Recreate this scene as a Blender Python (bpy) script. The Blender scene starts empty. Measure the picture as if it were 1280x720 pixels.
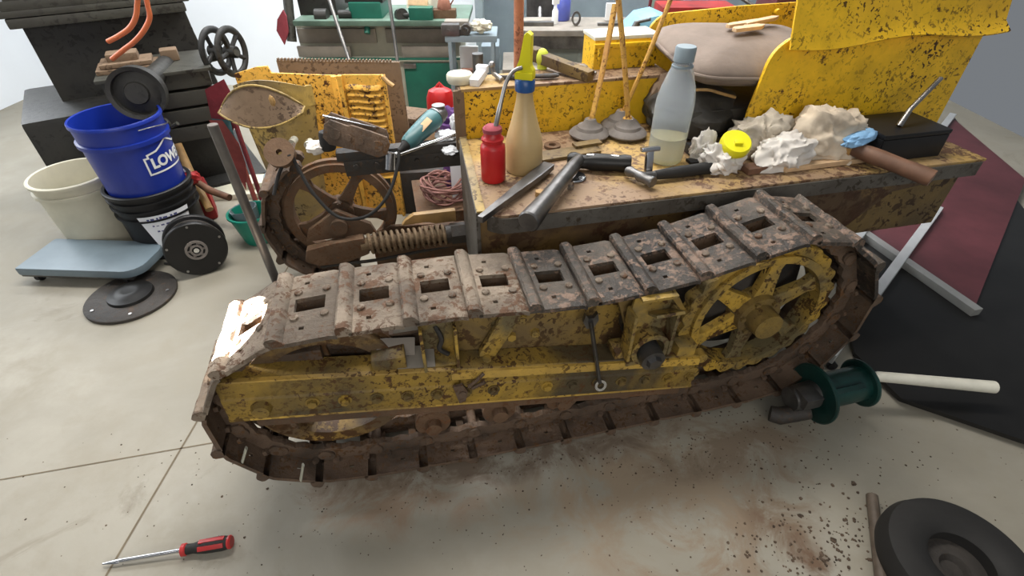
import bpy, bmesh, math, random
from mathutils import Vector, Matrix, noise
random.seed(7)
PI = math.pi
sc = bpy.context.scene
COL = sc.collection
V = Vector
# ------------------------------------------------------------------ camera model and measuring helpers
FPX, PITCH, CH = 635.0, math.radians(38.8), 1.65
FW = V((0, math.cos(PITCH), -math.sin(PITCH))); UP = V((0, math.sin(PITCH), math.cos(PITCH))); RT = V((1, 0, 0))
ANG = math.radians(13.0)
ORG = V((-0.6665, 0.9116, 0.0))
AX = V((math.cos(ANG), math.sin(ANG), 0)); BX = V((-math.sin(ANG), math.cos(ANG), 0))
def ray(u, v): return FW + RT * ((u - 640) / FPX) + UP * ((360 - v) / FPX)
def az(u, v, z=0.0):                    # measured point at height z
    d = ray(u, v); return V((0, 0, CH)) + d * ((z - CH) / d.z)
def ay(u, v, y):                        # measured point at depth y
    d = ray(u, v); return V((0, 0, CH)) + d * (y / d.y)
def T(a, b, z): return ORG + AX * a + BX * b + V((0, 0, z))     # tractor coordinates to the room
def ab(u, v, b):
    d = ray(u, v); c = V((0, 0, CH)); return c + d * ((b - (c - ORG).dot(BX)) / d.dot(BX))
def loc(p): d = p - ORG; return V((d.dot(AX), d.dot(BX), p.z))

# ------------------------------------------------------------------ materials
MATS = {}
def nodes(name):
    m = bpy.data.materials.new(name); m.use_nodes = True; nt = m.node_tree
    return m, nt, nt.nodes['Principled BSDF']
def coords(nt, rnd=True):
    tc = nt.nodes.new('ShaderNodeTexCoord')
    if not rnd: return tc.outputs['Object']
    oi = nt.nodes.new('ShaderNodeObjectInfo'); ml = nt.nodes.new('ShaderNodeMath'); ml.operation = 'MULTIPLY'; ml.inputs[1].default_value = 17.0
    nt.links.new(oi.outputs['Random'], ml.inputs[0])
    ad = nt.nodes.new('ShaderNodeVectorMath'); ad.operation = 'ADD'
    nt.links.new(tc.outputs['Object'], ad.inputs[0]); nt.links.new(ml.outputs[0], ad.inputs[1])
    return ad.outputs[0]
def noi(nt, co, scale, detail=6, rough=.6, dist=0.0):
    n = nt.nodes.new('ShaderNodeTexNoise'); n.inputs['Scale'].default_value = scale; n.inputs['Detail'].default_value = detail
    n.inputs['Roughness'].default_value = rough; n.inputs['Distortion'].default_value = dist
    nt.links.new(co, n.inputs['Vector']); return n.outputs['Fac']
def ramp(nt, fac, a, b, ca=(0, 0, 0, 1), cb=(1, 1, 1, 1)):
    r = nt.nodes.new('ShaderNodeValToRGB'); r.color_ramp.elements[0].position = a; r.color_ramp.elements[1].position = b
    r.color_ramp.elements[0].color = ca; r.color_ramp.elements[1].color = cb
    nt.links.new(fac, r.inputs[0]); return r.outputs[0]
def mixc(nt, fac, c1, c2):
    m = nt.nodes.new('ShaderNodeMix'); m.data_type = 'RGBA'
    nt.links.new(fac, m.inputs[0])
    for i, c in ((6, c1), (7, c2)):
        if isinstance(c, (tuple, list)): m.inputs[i].default_value = (*c, 1)
        else: nt.links.new(c, m.inputs[i])
    return m.outputs[2]
def bump(nt, bs, h, st, dist=.01):
    b = nt.nodes.new('ShaderNodeBump'); b.inputs['Strength'].default_value = st; b.inputs['Distance'].default_value = dist
    nt.links.new(h, b.inputs['Height']); nt.links.new(b.outputs[0], bs.inputs['Normal'])
def plain(name, c, rough=.5, metal=0.0, var=.15, scale=8, bmp=0.0, rnd=True, spec=.5):
    m, nt, bs = nodes(name); co = coords(nt, rnd)
    n = noi(nt, co, scale)
    d = tuple(x * (1 - var * 1.6) for x in c); l = tuple(min(1, x * (1 + var)) for x in c)
    nt.links.new(ramp(nt, n, .3, .7, (*d, 1), (*l, 1)), bs.inputs['Base Color'])
    bs.inputs['Roughness'].default_value = rough; bs.inputs['Metallic'].default_value = metal
    bs.inputs['Specular IOR Level'].default_value = spec
    if bmp: bump(nt, bs, noi(nt, co, scale * 5), bmp)
    MATS[name] = m; return m
def worn(name, paint, rust, grime, amt=.5, gr=.5, scale=6, chip=30, rough=.55, bmp=.3, rnd=True, metal=0.0):
    """painted steel: paint with rust chips and patches of grime"""
    m, nt, bs = nodes(name); co = coords(nt, rnd)
    big = noi(nt, co, scale, 8, .62, .3); fine = noi(nt, co, chip, 6, .7, .2); g = noi(nt, co, scale * .45 + .7, 7, .6, .4)
    p2 = tuple(x * .78 for x in paint)
    base = mixc(nt, ramp(nt, noi(nt, co, scale * 2), .35, .65), paint, p2)
    mul = nt.nodes.new('ShaderNodeMath'); mul.operation = 'ADD'; mb_ = nt.nodes.new('ShaderNodeMath'); mb_.operation = 'MULTIPLY'; mb_.inputs[1].default_value = .6; nt.links.new(big, mb_.inputs[0]); nt.links.new(mb_.outputs[0], mul.inputs[0])
    m2 = nt.nodes.new('ShaderNodeMath'); m2.operation = 'MULTIPLY'; m2.inputs[1].default_value = .9; nt.links.new(fine, m2.inputs[0]); nt.links.new(m2.outputs[0], mul.inputs[1])
    t = 1.015 - amt * .3
    base = mixc(nt, ramp(nt, g, .62 - gr * .4, .84 - gr * .4), base, grime)
    r2 = mixc(nt, fine, tuple(x * .4 for x in rust), rust)
    base = mixc(nt, ramp(nt, mul.outputs[0], t - .02, t + .03), base, r2)
    # small hard-edged chips and pits
    sp = noi(nt, co, chip * 1.9, 3, .55, .6); cl = ramp(nt, noi(nt, co, scale * .8, 4), .38, .60)
    sm = nt.nodes.new('ShaderNodeMath'); sm.operation = 'MULTIPLY'; nt.links.new(ramp(nt, sp, .585 - .05 * amt, .615 - .05 * amt), sm.inputs[0]); nt.links.new(cl, sm.inputs[1])
    base = mixc(nt, sm.outputs[0], base, tuple(x * .55 for x in rust))
    nt.links.new(base, bs.inputs['Base Color'])
    bs.inputs['Roughness'].default_value = rough; bs.inputs['Metallic'].default_value = metal; bs.inputs['Specular IOR Level'].default_value = .32
    bump(nt, bs, mul.outputs[0], bmp, .009)
    MATS[name] = m; return m
YEL = (.60, .33, .035); GOLD = (.62, .38, .05)
plain('bar_brown', (.125, .095, .07), .6, var=.3, scale=14)
plain('pipe_steel', (.10, .094, .086), .45, .3, .3, 12)
worn('hood_yellow', (.90, .50, .085), (.10, .04, .015), (.66, .34, .05), .55, .2, 9, 40, .45, .15)
worn('bright_yellow', (.86, .52, .022), (.10, .045, .012), (.66, .38, .03), .42, .35, 8, 48, .4, .15)
worn('frame_yellow', (.46, .29, .045), (.12, .055, .02), (.085, .065, .035), .6, .66, 4, 45, .5, .5)
worn('casting_yellow', (.56, .35, .055), (.10, .05, .02), (.15, .12, .06), .6, .68, 10, 40, .45, .35)
worn('grimy_plate', (.22, .145, .05), (.075, .04, .02), (.10, .07, .035), .55, .6, 4, 18, .6, .5)
worn('gold_edge', (.66, .42, .08), (.14, .07, .025), (.30, .20, .07), .5, .5, 5, 40, .4, .3)
worn('side_plate', (.36, .23, .05), (.11, .06, .025), (.16, .11, .05), .6, .65, 6, 30, .5, .4)
worn('body_plate', (.27, .165, .045), (.075, .035, .018), (.085, .052, .028), .75, .85, 3.6, 16, .45, .5)
worn('deck_top', (.52, .34, .10), (.17, .09, .05), (.27, .18, .11), .65, .75, 5, 30, .6, .4)
worn('edge_dark', (.12, .11, .095), (.06, .045, .03), (.07, .06, .05), .5, .5, 7, 30, .5, .4)
worn('shoe_steel', (.30, .24, .18), (.15, .08, .045), (.115, .09, .068), .7, .6, 10, 42, .8, 1.0)
worn('shoe_dark', (.115, .095, .075), (.27, .18, .13), (.035, .030, .026), .7, .7, 9, 42, .5, 1.0)
worn('link_rust', (.150, .100, .068), (.17, .085, .035), (.060, .045, .034), .5, .4, 12, 50, .75, .6)
worn('rust_brown', (.16, .095, .055), (.22, .10, .045), (.09, .06, .04), .5, .4, 10, 40, .75, .5)
worn('dark_iron', (.055, .048, .042), (.09, .06, .04), (.03, .028, .026), .4, .5, 10, 40, .55, .4)
worn('radiator_paint', (.50, .34, .09), (.12, .075, .035), (.24, .18, .09), .55, .6, 7, 24, .5, .4)
worn('brown_board', (.20, .135, .085), (.10, .06, .035), (.16, .11, .07), .4, .4, 5, 30, .7, .2)
worn('orange_rod', (.62, .36, .08), (.30, .12, .04), (.50, .26, .08), .45, .4, 20, 60, .6, .3)
worn('pole_orange', (.52, .20, .10), (.30, .10, .05), (.45, .20, .12), .4, .4, 10, 50, .5, .2)
worn('machine_grey', (.026, .026, .025), (.018, .017, .015), (.036, .034, .029), .4, .5, 4, 20, .45, .2)
worn('machine_olive', (.060, .059, .048), (.03, .028, .022), (.040, .038, .032), .4, .5, 5, 20, .45, .2)
worn('idler_worn', (.48, .29, .06), (.12, .06, .025), (.12, .08, .045), .8, .85, 8, 35, .5, .4)
worn('spring_brown', (.24, .165, .095), (.17, .085, .04), (.12, .085, .05), .5, .4, 20, 60, .7, .4)
worn('greasy_gear', (.30, .20, .05), (.10, .05, .02), (.13, .09, .04), .55, .6, 9, 40, .4, .4)
plain('black_oil', (.011, .0105, .010), .4, spec=.3); plain('black_plastic', (.014, .014, .015), .45, spec=.3); plain('black_rubber', (.022, .021, .020), .65, bmp=.1, spec=.3)
plain('grey_rubber', (.17, .15, .135), .8, bmp=.15, scale=20); plain('bright_steel', (.62, .62, .63), .22, 1, .1); plain('steel', (.30, .29, .28), .35, .9, .3, 15)
plain('dark_steel', (.15, .145, .14), .4, .8, .3, 15); plain('blue_plastic', (.008, .028, .27), .35, var=.1); plain('white_plastic', (.78, .80, .80), .35, var=.05)
plain('paper_white', (.80, .82, .86), .8, var=.04); plain('ink', (.08, .09, .22), .8); plain('cream_plastic', (.60, .57, .45), .5, var=.08)
plain('green_plastic', (.012, .24, .17), .4, var=.12); plain('teal_tool', (.055, .15, .16), .4, var=.15); plain('red_plastic', (.48, .012, .014), .4, var=.12)
plain('red_dark', (.30, .012, .012), .6, var=.3); plain('red_handle', (.50, .03, .03), .4); plain('maroon_cloth', (.27, .045, .06), .85, var=.3, bmp=.2)
plain('tan_plastic', (.50, .36, .17), .35, var=.15, scale=5); plain('blue_cap', (.015, .08, .26), .35); plain('yellow_plastic', (.72, .66, .01), .35, var=.05)
plain('wood_handle', (.42, .25, .09), .55, var=.25, scale=14); plain('brown_wood', (.17, .085, .05), .55, var=.3, scale=14); plain('pale_wood', (.62, .42, .24), .7, var=.2, scale=16)
plain('cardboard', (.42, .29, .19), .8, var=.12); plain('grey_card', (.235, .205, .175), .8, var=.08); plain('seat_cloth', (.20, .155, .125), .85, var=.12, bmp=.15, scale=10)
plain('seat_black', (.055, .050, .042), .55, var=.35, bmp=.3); plain('rag_white', (.66, .62, .57), .9, var=.14, scale=9); plain('rag_cream', (.56, .47, .36), .9, var=.25, scale=8)
plain('rag_grey', (.40, .35, .28), .9, var=.3, scale=9); plain('glove_blue', (.22, .42, .66), .7, var=.1); plain('glove_dark', (.09, .095, .13), .8)
plain('lathe_green', (.012, .125, .085), .4, var=.15); plain('lathe_dull_green', (.10, .16, .12), .5, var=.25); plain('lathe_cream', (.42, .41, .33), .5, var=.12)
plain('lathe_tan', (.235, .21, .175), .55, var=.18); plain('cabinet_blue', (.20, .25, .28), .5, var=.08); plain('bench_grey', (.13, .145, .13), .5, var=.2)
plain('bench_top', (.24, .215, .18), .6, var=.25); plain('aluminium', (.60, .61, .61), .35, .3, .08); plain('rail_grey', (.30, .30, .285), .5, .2, .1)
plain('maroon_panel', (.10, .025, .03), .5); plain('blue_jug', (.10, .13, .50), .3); plain('sky_cloth', (.20, .45, .66), .7); plain('brick', (.23, .095, .06), .85, var=.25)
plain('pink_rope', (.26, .12, .10), .8, var=.2); plain('purple', (.12, .045, .19), .7); plain('hose_orange', (.62, .16, .06), .45, var=.1)
plain('white_paint', (.70, .68, .58), .45, var=.12, scale=12); plain('tool_green', (.006, .040, .034), .35, .1, .4, 10); plain('creeper_blue', (.15, .20, .235), .45, var=.1)
plain('crumb', (.11, .075, .05), .95, var=.5, scale=30); plain('pink_paint', (.42, .10, .09), .5, var=.25); plain('teal_paint', (.08, .20, .21), .5, var=.25)
plain('joint_dark', (.16, .125, .08), .9); plain('trim_grey', (.27, .33, .36), .5); plain('frosted', (.78, .85, .88), .6, var=.03); plain('rust_band', (.20, .085, .03), .7, var=.4, scale=20)
plain('yellow_lime', (.55, .62, .05), .6); plain('tape_white', (.78, .78, .76), .6)
def mat_glassy(name, col, alpha_tr=.85, rough=.15):
    m, nt, bs = nodes(name); bs.inputs['Base Color'].default_value = (*col, 1); bs.inputs['Roughness'].default_value = rough
    bs.inputs['Transmission Weight'].default_value = alpha_tr; bs.inputs['IOR'].default_value = 1.12
    MATS[name] = m
mat_glassy('clear_plastic', (.86, .93, .98), .80, .22); mat_glassy('cloudy_water', (.74, .68, .42), .55, .2)
def mat_floor():
    m, nt, bs = nodes('concrete'); co = coords(nt, False)
    big = noi(nt, co, 1.6, 8, .6, .5); med = noi(nt, co, 6, 8, .65, .2); fine = noi(nt, co, 90, 4, .7)
    base = mixc(nt, ramp(nt, big, .34, .66), (.245, .225, .178), (.352, .328, .272))
    base = mixc(nt, ramp(nt, med, .46, .66), base, (.285, .26, .205))
    dk = ramp(nt, noi(nt, co, 2.7, 8, .7, 1.2), .58, .72)
    base = mixc(nt, dk, base, (.215, .19, .145))
    # brown dirt spilled in front of the tracks: a patch of its own on the floor
    def patch(cx, cy, rx, ry, rot, col, base, th=.55, sc_=7):
        mp = nt.nodes.new('ShaderNodeMapping'); mp.vector_type = 'TEXTURE'; mp.inputs['Location'].default_value = (cx, cy, 0)
        mp.inputs['Rotation'].default_value = (0, 0, rot); mp.inputs['Scale'].default_value = (rx, ry, 1); nt.links.new(co, mp.inputs['Vector'])
        ln = nt.nodes.new('ShaderNodeVectorMath'); ln.operation = 'LENGTH'; nt.links.new(mp.outputs[0], ln.inputs[0])
        f = ramp(nt, ln.outputs['Value'], .25, 1.0, (1, 1, 1, 1), (0, 0, 0, 1))
        n = noi(nt, co, sc_, 9, .7, .6); ad = nt.nodes.new('ShaderNodeMath'); ad.operation = 'MULTIPLY'
        nt.links.new(f, ad.inputs[0]); nt.links.new(ramp(nt, n, .36, .68), ad.inputs[1])
        return mixc(nt, ramp(nt, ad.outputs[0], th * .25, th), base, col)
    S = SCALE
    for (u, v, rx, ry, rot, col, th) in ((960, 640, .45, .22, .9, (.20, .145, .098), .58), (800, 600, .7, .35, .3, (.30, .235, .165), .5), (500, 620, .5, .2, .1, (.27, .20, .14), .5),
                                     (1000, 690, .30, .09, 2.2, (.15, .095, .06), .62), (640, 575, 1.1, .12, .18, (.17, .13, .095), .5), (910, 560, .5, .14, .25, (.20, .155, .11), .5), (860, 700, .35, .25, 0, (.26, .20, .14), .5)):
        p = az(u, v) * S
        base = patch(p.x, p.y, rx * S, ry * S, rot, col, base, th)
    nt.links.new(base, bs.inputs['Base Color']); bs.inputs['Roughness'].default_value = .62; bs.inputs['Specular IOR Level'].default_value = .35
    bump(nt, bs, fine, .12, .002); MATS['concrete'] = m
SCALE = .7
mat_floor()
plain('wall_paint', (.74, .78, .82), .8, var=.03, scale=1.5, rnd=False); plain('ceiling_paint', (.7, .7, .68), .9, var=.03)

# ------------------------------------------------------------------ mesh builder
def frame(origin, xdir, zdir):
    z = V(zdir).normalized(); x = V(xdir); x = (x - z * x.dot(z)).normalized(); y = z.cross(x)
    m = Matrix((x, y, z)).transposed().to_4x4(); m.translation = V(origin); return m
class MB:
    def __init__(s): s.bm = bmesh.new()
    def _add(s, fn, M, bev=0):
        b = bmesh.new(); fn(b)
        if bev: bmesh.ops.bevel(b, geom=[e for e in b.edges], offset=bev, segments=2, profile=.7, affect='EDGES', clamp_overlap=True)
        b.transform(M); me = bpy.data.meshes.new('x'); b.to_mesh(me); b.free(); s.bm.from_mesh(me); bpy.data.meshes.remove(me); return s
    def box(s, c, size, rz=0, M=None, bev=.004, rx=0, ry=0):
        M2 = (M or Matrix()) @ Matrix.Translation(V(c)) @ Matrix.Rotation(rz, 4, 'Z') @ Matrix.Rotation(ry, 4, 'Y') @ Matrix.Rotation(rx, 4, 'X')
        def f(b):
            bmesh.ops.create_cube(b, size=1); bmesh.ops.scale(b, vec=V(size), verts=b.verts)
        return s._add(f, M2, min(bev, min(size) * .3))
    def cyl(s, p0, p1, r0, r1=None, seg=20, bev=0):
        p0, p1 = V(p0), V(p1); d = p1 - p0; r1 = r0 if r1 is None else r1
        M = frame((p0 + p1) / 2, (0.31, .77, .2) if abs(d.normalized().x) > .9 else (1, 0.01, .02), d)
        def f(b): bmesh.ops.create_cone(b, cap_ends=True, segments=seg, radius1=max(r0, 1e-5), radius2=max(r1, 1e-5), depth=d.length)
        s._add(f, M)
        return s
    def sph(s, c, r, sq=(1, 1, 1), M=None, seg=16):
        M2 = (M or Matrix()) @ Matrix.Translation(V(c)) @ Matrix.Diagonal((*[r * q for q in sq], 1))
        def f(b): bmesh.ops.create_uvsphere(b, u_segments=seg, v_segments=seg // 2 + 2, radius=1)
        return s._add(f, M2)
    def lathe(s, prof, M=None, seg=32, a0=0, a1=2 * PI):
        """prof: (r, z) pairs from bottom to top, revolved about the local z axis"""
        M = M or Matrix(); full = abs(a1 - a0 - 2 * PI) < 1e-6; n = seg if full else seg + 1
        rings = []
        for r, z in prof:
            if r < 1e-6: rings.append([s.bm.verts.new(M @ V((0, 0, z)))]); continue
            rings.append([s.bm.verts.new(M @ V((r * math.cos(a0 + (a1 - a0) * i / seg), r * math.sin(a0 + (a1 - a0) * i / seg), z))) for i in range(n)])
        for A, B in zip(rings, rings[1:]):
            for i in range(seg):
                j = (i + 1) % n
                if len(A) == 1 and len(B) == 1: continue
                if len(A) == 1: f = (A[0], B[j], B[i])
                elif len(B) == 1: f = (A[i], A[j], B[0])
                else: f = (A[i], A[j], B[j], B[i])
                try: s.bm.faces.new(f)
                except ValueError: pass
        return s
    def tube(s, pts, r, seg=8, closed=False, flat=1.0):
        pts = [V(p) for p in pts]; n = len(pts); rs = r if isinstance(r, (list, tuple)) else [r] * n
        up = V((0, 0, 1)); rings = []
        prev = None
        for i, p in enumerate(pts):
            if closed: t = (pts[(i + 1) % n] - pts[i - 1]).normalized()
            else: t = (pts[min(i + 1, n - 1)] - pts[max(i - 1, 0)]).normalized()
            if prev is None: x = t.cross(up if abs(t.z) < .95 else V((1, 0, 0))).normalized()
            else: x = (prev - t * prev.dot(t)).normalized()
            prev = x; y = t.cross(x)
            rings.append([s.bm.verts.new(p + x * rs[i] * math.cos(2 * PI * k / seg) + y * rs[i] * flat * math.sin(2 * PI * k / seg)) for k in range(seg)])
        m = n if closed else n - 1
        for i in range(m):
            A, B = rings[i], rings[(i + 1) % n]
            for k in range(seg): s.bm.faces.new((A[k], A[(k + 1) % seg], B[(k + 1) % seg], B[k]))
        if not closed: s.bm.faces.new(rings[0][::-1]); s.bm.faces.new(rings[-1])
        return s
    def prism(s, pts, th, M=None, bev=0.0):
        """polygon in local xy, thickness th centred on z=0"""
        def f(b):
            lo = [b.verts.new((x, y, -th / 2)) for x, y in pts]; hi = [b.verts.new((x, y, th / 2)) for x, y in pts]; n = len(pts)
            b.faces.new(lo[::-1]); b.faces.new(hi)
            for i in range(n): b.faces.new((lo[i], lo[(i + 1) % n], hi[(i + 1) % n], hi[i]))
            bmesh.ops.recalc_face_normals(b, faces=b.faces)
        return s._add(f, M or Matrix(), bev)
    def ring(s, outer, inner, th, M=None):
        M = M or Matrix(); n = len(outer)
        L = [[s.bm.verts.new(M @ V((x, y, z))) for x, y in P] for P, z in ((outer, -th / 2), (outer, th / 2), (inner, th / 2), (inner, -th / 2))]
        for k in range(4):
            A, B = L[k], L[(k + 1) % 4]
            for i in range(n): s.bm.faces.new((A[i], A[(i + 1) % n], B[(i + 1) % n], B[i]))
        return s
    def gridplate(s, xs, ys, skip, th, zf=None, M=None):
        M = M or Matrix(); zf = zf or (lambda x, y: 0); cells = {(i, j) for i in range(len(xs) - 1) for j in range(len(ys) - 1)} - set(skip); vt = {}
        def v(i, j, k):
            if (i, j, k) not in vt: vt[i, j, k] = s.bm.verts.new(M @ V((xs[i], ys[j], zf(xs[i], ys[j]) - (th if k else 0))))
            return vt[i, j, k]
        for i, j in cells:
            s.bm.faces.new((v(i, j, 0), v(i + 1, j, 0), v(i + 1, j + 1, 0), v(i, j + 1, 0)))
            s.bm.faces.new((v(i, j, 1), v(i, j + 1, 1), v(i + 1, j + 1, 1), v(i + 1, j, 1)))
            for (di, dj, a, b) in ((-1, 0, (i, j + 1), (i, j)), (1, 0, (i + 1, j), (i + 1, j + 1)), (0, -1, (i, j), (i + 1, j)), (0, 1, (i + 1, j + 1), (i, j + 1))):
                if (i + di, j + dj) not in cells: s.bm.faces.new((v(*a, 0), v(*a, 1), v(*b, 1), v(*b, 0)))
        return s
    def sheet(s, nu, nv, fn, th=0.0):
        """surface fn(u,v) -> Vector for u,v in 0..1; closed to a thin solid when th > 0"""
        P = [[fn(i / nu, j / nv) for j in range(nv + 1)] for i in range(nu + 1)]
        top = [[s.bm.verts.new(p) for p in r] for r in P]
        if th:
            bot = []
            for i in range(nu + 1):
                r = []
                for j in range(nv + 1):
                    du = P[min(i + 1, nu)][j] - P[max(i - 1, 0)][j]; dv = P[i][min(j + 1, nv)] - P[i][max(j - 1, 0)]
                    n = du.cross(dv); n = n.normalized() if n.length > 1e-9 else V((0, 0, 1))
                    r.append(s.bm.verts.new(P[i][j] - n * th))
                bot.append(r)
        for i in range(nu):
            for j in range(nv):
                s.bm.faces.new((top[i][j], top[i + 1][j], top[i + 1][j + 1], top[i][j + 1]))
                if th: s.bm.faces.new((bot[i][j], bot[i][j + 1], bot[i + 1][j + 1], bot[i + 1][j]))
        if th:
            for i in range(nu):
                s.bm.faces.new((top[i][0], bot[i][0], bot[i + 1][0], top[i + 1][0])); s.bm.faces.new((top[i][nv], top[i + 1][nv], bot[i + 1][nv], bot[i][nv]))
            for j in range(nv):
                s.bm.faces.new((top[0][j], top[0][j + 1], bot[0][j + 1], bot[0][j])); s.bm.faces.new((top[nu][j], bot[nu][j], bot[nu][j + 1], top[nu][j + 1]))
        return s
    def blob(s, c, r, sq, amp=.3, freq=3, sub=4, seed=0, M=None, ridge=False, flat=None):
        M2 = (M or Matrix()); c = V(c)
        def f(b):
            bmesh.ops.create_icosphere(b, subdivisions=sub, radius=1)
            for v in b.verts:
                p = v.co.normalized(); q = p * freq + V((seed * 3.1, seed * 1.7, seed * .9))
                n = noise.noise(q) + .5 * noise.noise(q * 2.1) + .25 * noise.noise(q * 4.3)
                if ridge:
                    w = noise.noise(q * .6) * 5; n = .9 * noise.noise(q * .8) + .42 * (1 - abs(math.sin(2.3 * (p.x + .6 * p.z) * freq * .8 + w))) ** 1.5 + .25 * (1 - abs(math.sin(2.1 * (p.y - .5 * p.x) * freq + w * 1.3))) ** 2 - .3
                k = 1 + amp * n
                v.co = c + V((p.x * r * sq[0] * k, p.y * r * sq[1] * k, p.z * r * sq[2] * k))
                if flat is not None: v.co.z = max(v.co.z, flat)
        return s._add(f, M2)
    def build(s, name, mat, parent=None, smooth=40, M=None, keepn=False):
        bm = s.bm
        if not keepn: bmesh.ops.recalc_face_normals(bm, faces=bm.faces)
        if M is not None: bm.transform(M)
        me = bpy.data.meshes.new(name); bm.to_mesh(me); bm.free()
        if smooth:
            for p in me.polygons: p.use_smooth = True
            me.set_sharp_from_angle(angle=math.radians(smooth))
        for mm in (mat if isinstance(mat, (list, tuple)) else [mat]): me.materials.append(MATS[mm])
        o = bpy.data.objects.new(name, me); COL.objects.link(o)
        if parent: o.parent = parent
        return o
def tag(o, label=None, cat=None, group=None, kind=None):
    for k, v in (('label', label), ('category', cat), ('group', group), ('kind', kind)):
        if v: o[k] = v
    return o
def thing(name, label, cat, p=(0, 0, 0), rz=0, group=None):
    o = bpy.data.objects.new(name, None); o.empty_display_size = .05; COL.objects.link(o); o.location = p; o.rotation_euler = (0, 0, rz)
    return tag(o, label, cat, group)
def single(name, mb, mat, label, cat, p=None, rz=0, group=None, kind=None, smooth=40):
    """one-mesh thing; p recentres the mesh so that its origin sits at its base"""
    o = mb.build(name, mat, smooth=smooth)
    if p is not None: o.location = p; o.rotation_euler = (0, 0, rz)
    return tag(o, label, cat, group, kind)
def rebase(o, p):
    """move the origin of a world-space mesh to p"""
    o.data.transform(Matrix.Translation(-V(p))); o.location = V(p); return o
def rebase_thing(t, p):
    p = V(p)
    for c in t.children:
        if c.data and not c.data.get('rb'): c.data.transform(Matrix.Translation(-p)); c.data['rb'] = 1
        for g in c.children:
            if g.data and not g.data.get('rb'): g.data.transform(Matrix.Translation(-p)); g.data['rb'] = 1
    t.location = p; return t
def copy_tree(o, parent=None):
    c = o.copy(); COL.objects.link(c); c.parent = parent
    for ch in o.children: copy_tree(ch, c)
    return c
def circ(r, n, ph=0): return [(r * math.cos(2 * PI * i / n + ph), r * math.sin(2 * PI * i / n + ph)) for i in range(n)]
def arc(cx, cy, r, a0, a1, n): return [(cx + r * math.cos(math.radians(a0 + (a1 - a0) * i / n)), cy + r * math.sin(math.radians(a0 + (a1 - a0) * i / n))) for i in range(n + 1)]
def bez(P, n=24):
    """smooth curve through the points"""
    P = [V(p) for p in P]; out = []
    for i in range(len(P) - 1):
        p0, p1, p2, p3 = P[max(i - 1, 0)], P[i], P[i + 1], P[min(i + 2, len(P) - 1)]
        for k in range(n):
            t = k / n; out.append(.5 * ((2 * p1) + (p2 - p0) * t + (2 * p0 - 5 * p1 + 4 * p2 - p3) * t * t + (3 * p1 - p0 - 3 * p2 + p3) * t ** 3))
    out.append(P[-1]); return out
SIDE = Matrix(((1, 0, 0, 0), (0, 0, 1, 0), (0, 1, 0, 0), (0, 0, 0, 1)))   # local xy -> (a, z), local z -> +b
def side(b, a=0, z=0): return Matrix.Translation(V((a, b, z))) @ SIDE
# ================================================================== THE TRACTOR (coordinates a = along the tracks, b = away from the viewer's side, z = up)
TR = thing('crawler_tractor', 'rusty yellow crawler tractor under repair with both tracks laid bare', 'crawler tractor', ORG, ANG)
C1, R1 = (.12, .39), .335
C2, R2 = (1.62, .42), .385
path = arc(*C1, R1, 262, 96, 40) + [(.33, .724), (.55, .722), (.72, .705), (.87, .692), (1.05, .698), (1.22, .715), (1.42, .762)] + arc(*C2, R2, 97, -84, 44) + [(1.4, .034), (1.2, .028), (.85, .026), (.5, .028), (.3, .035)]
def resample(path, n, off=0.0, closed=True):
    P = [V((x, y, 0)) for x, y in path]
    if closed: P.append(P[0])
    L = [0]
    for a, b in zip(P, P[1:]): L.append(L[-1] + (b - a).length)
    tot = L[-1]
    def at(s):
        s = s % tot if closed else s
        for i in range(len(P) - 1):
            if L[i + 1] >= s:
                t = (s - L[i]) / max(1e-9, L[i + 1] - L[i]); return P[i].lerp(P[i + 1], t)
        return P[-1]
    return tot, at
tot, pat = resample(path, 0)
NSH = round(tot / .1755); pitch = tot / NSH; print('SHOES', NSH, pitch)
W = .295
xs = [-.055, -.028, -.008, .006, .056, .072, .090]; ys = [0, .012, .042, .054, .119, .176, .240, .252, .283, .295]
skip = [(1, 4), (2, 4), (3, 4), (2, 2), (2, 6)]
def shoe_z(x, y): return (-.006 if x > .08 else 0) - (.003 if y < .005 or y > .29 else 0)
def shoe_mesh(mat):
    m = MB(); m.gridplate(xs, ys, skip, .013, shoe_z)
    prof = [(-.087, -.013), (-.087, .012), (-.081, .019), (-.063, .020), (-.055, .015), (-.044, .002), (-.044, -.013)]
    n = 14
    def f(u, v):
        k = v * n; x, z = prof[min(int(round(u * (len(prof) - 1))), len(prof) - 1)]
        y = v * W; w = noise.noise(V((y * 22, x * 9, 1.3))) * .004
        return V((x, y, z + (w if z > .01 else 0)))
    m.sheet(len(prof) - 1, n, f)
    for yy in (0, W):
        m.bm.faces.new([m.bm.verts.new((x, yy, z)) for x, z in prof])
    return m
def link_mb(with_bolts=False):
    m = MB()
    for y in (.097, .198):
        pts = [(-.104, -.020), (-.07, -.014), (.07, -.014), (.10, -.022), (.108, -.045), (.098, -.068), (.06, -.074), (.03, -.062), (0, -.072), (-.03, -.062), (-.06, -.074), (-.098, -.068), (-.110, -.045)]
        m.prism([(x, z) for x, z in pts], .024, side(y), .002)
        for x in (-.086, .086): m.cyl((x, y - .02, -.046), (x, y + .02, -.046), .021, seg=14)
    m.cyl((-.086, .09, -.046), (-.086, .205, -.046), .017, seg=14)
    if with_bolts:
        for x in (-.05, .05):
            for y in (.075, .22): m.cyl((x, y, -.013), (x, y, -.026), .012, seg=6)
    return m
def bolt_mb():
    m = MB(); m.cyl((0, 0, -.012), (0, 0, .006), .0125, .0115, seg=10); m.sph((0, 0, .005), .0115, (1, 1, .35), seg=10); return m
shoe_proto = {}; link_me = {}; bolt_me = None
def first_mesh(mb, name, mat):
    o = mb.build(name, mat); me = o.data; bpy.data.objects.remove(o); return me
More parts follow.
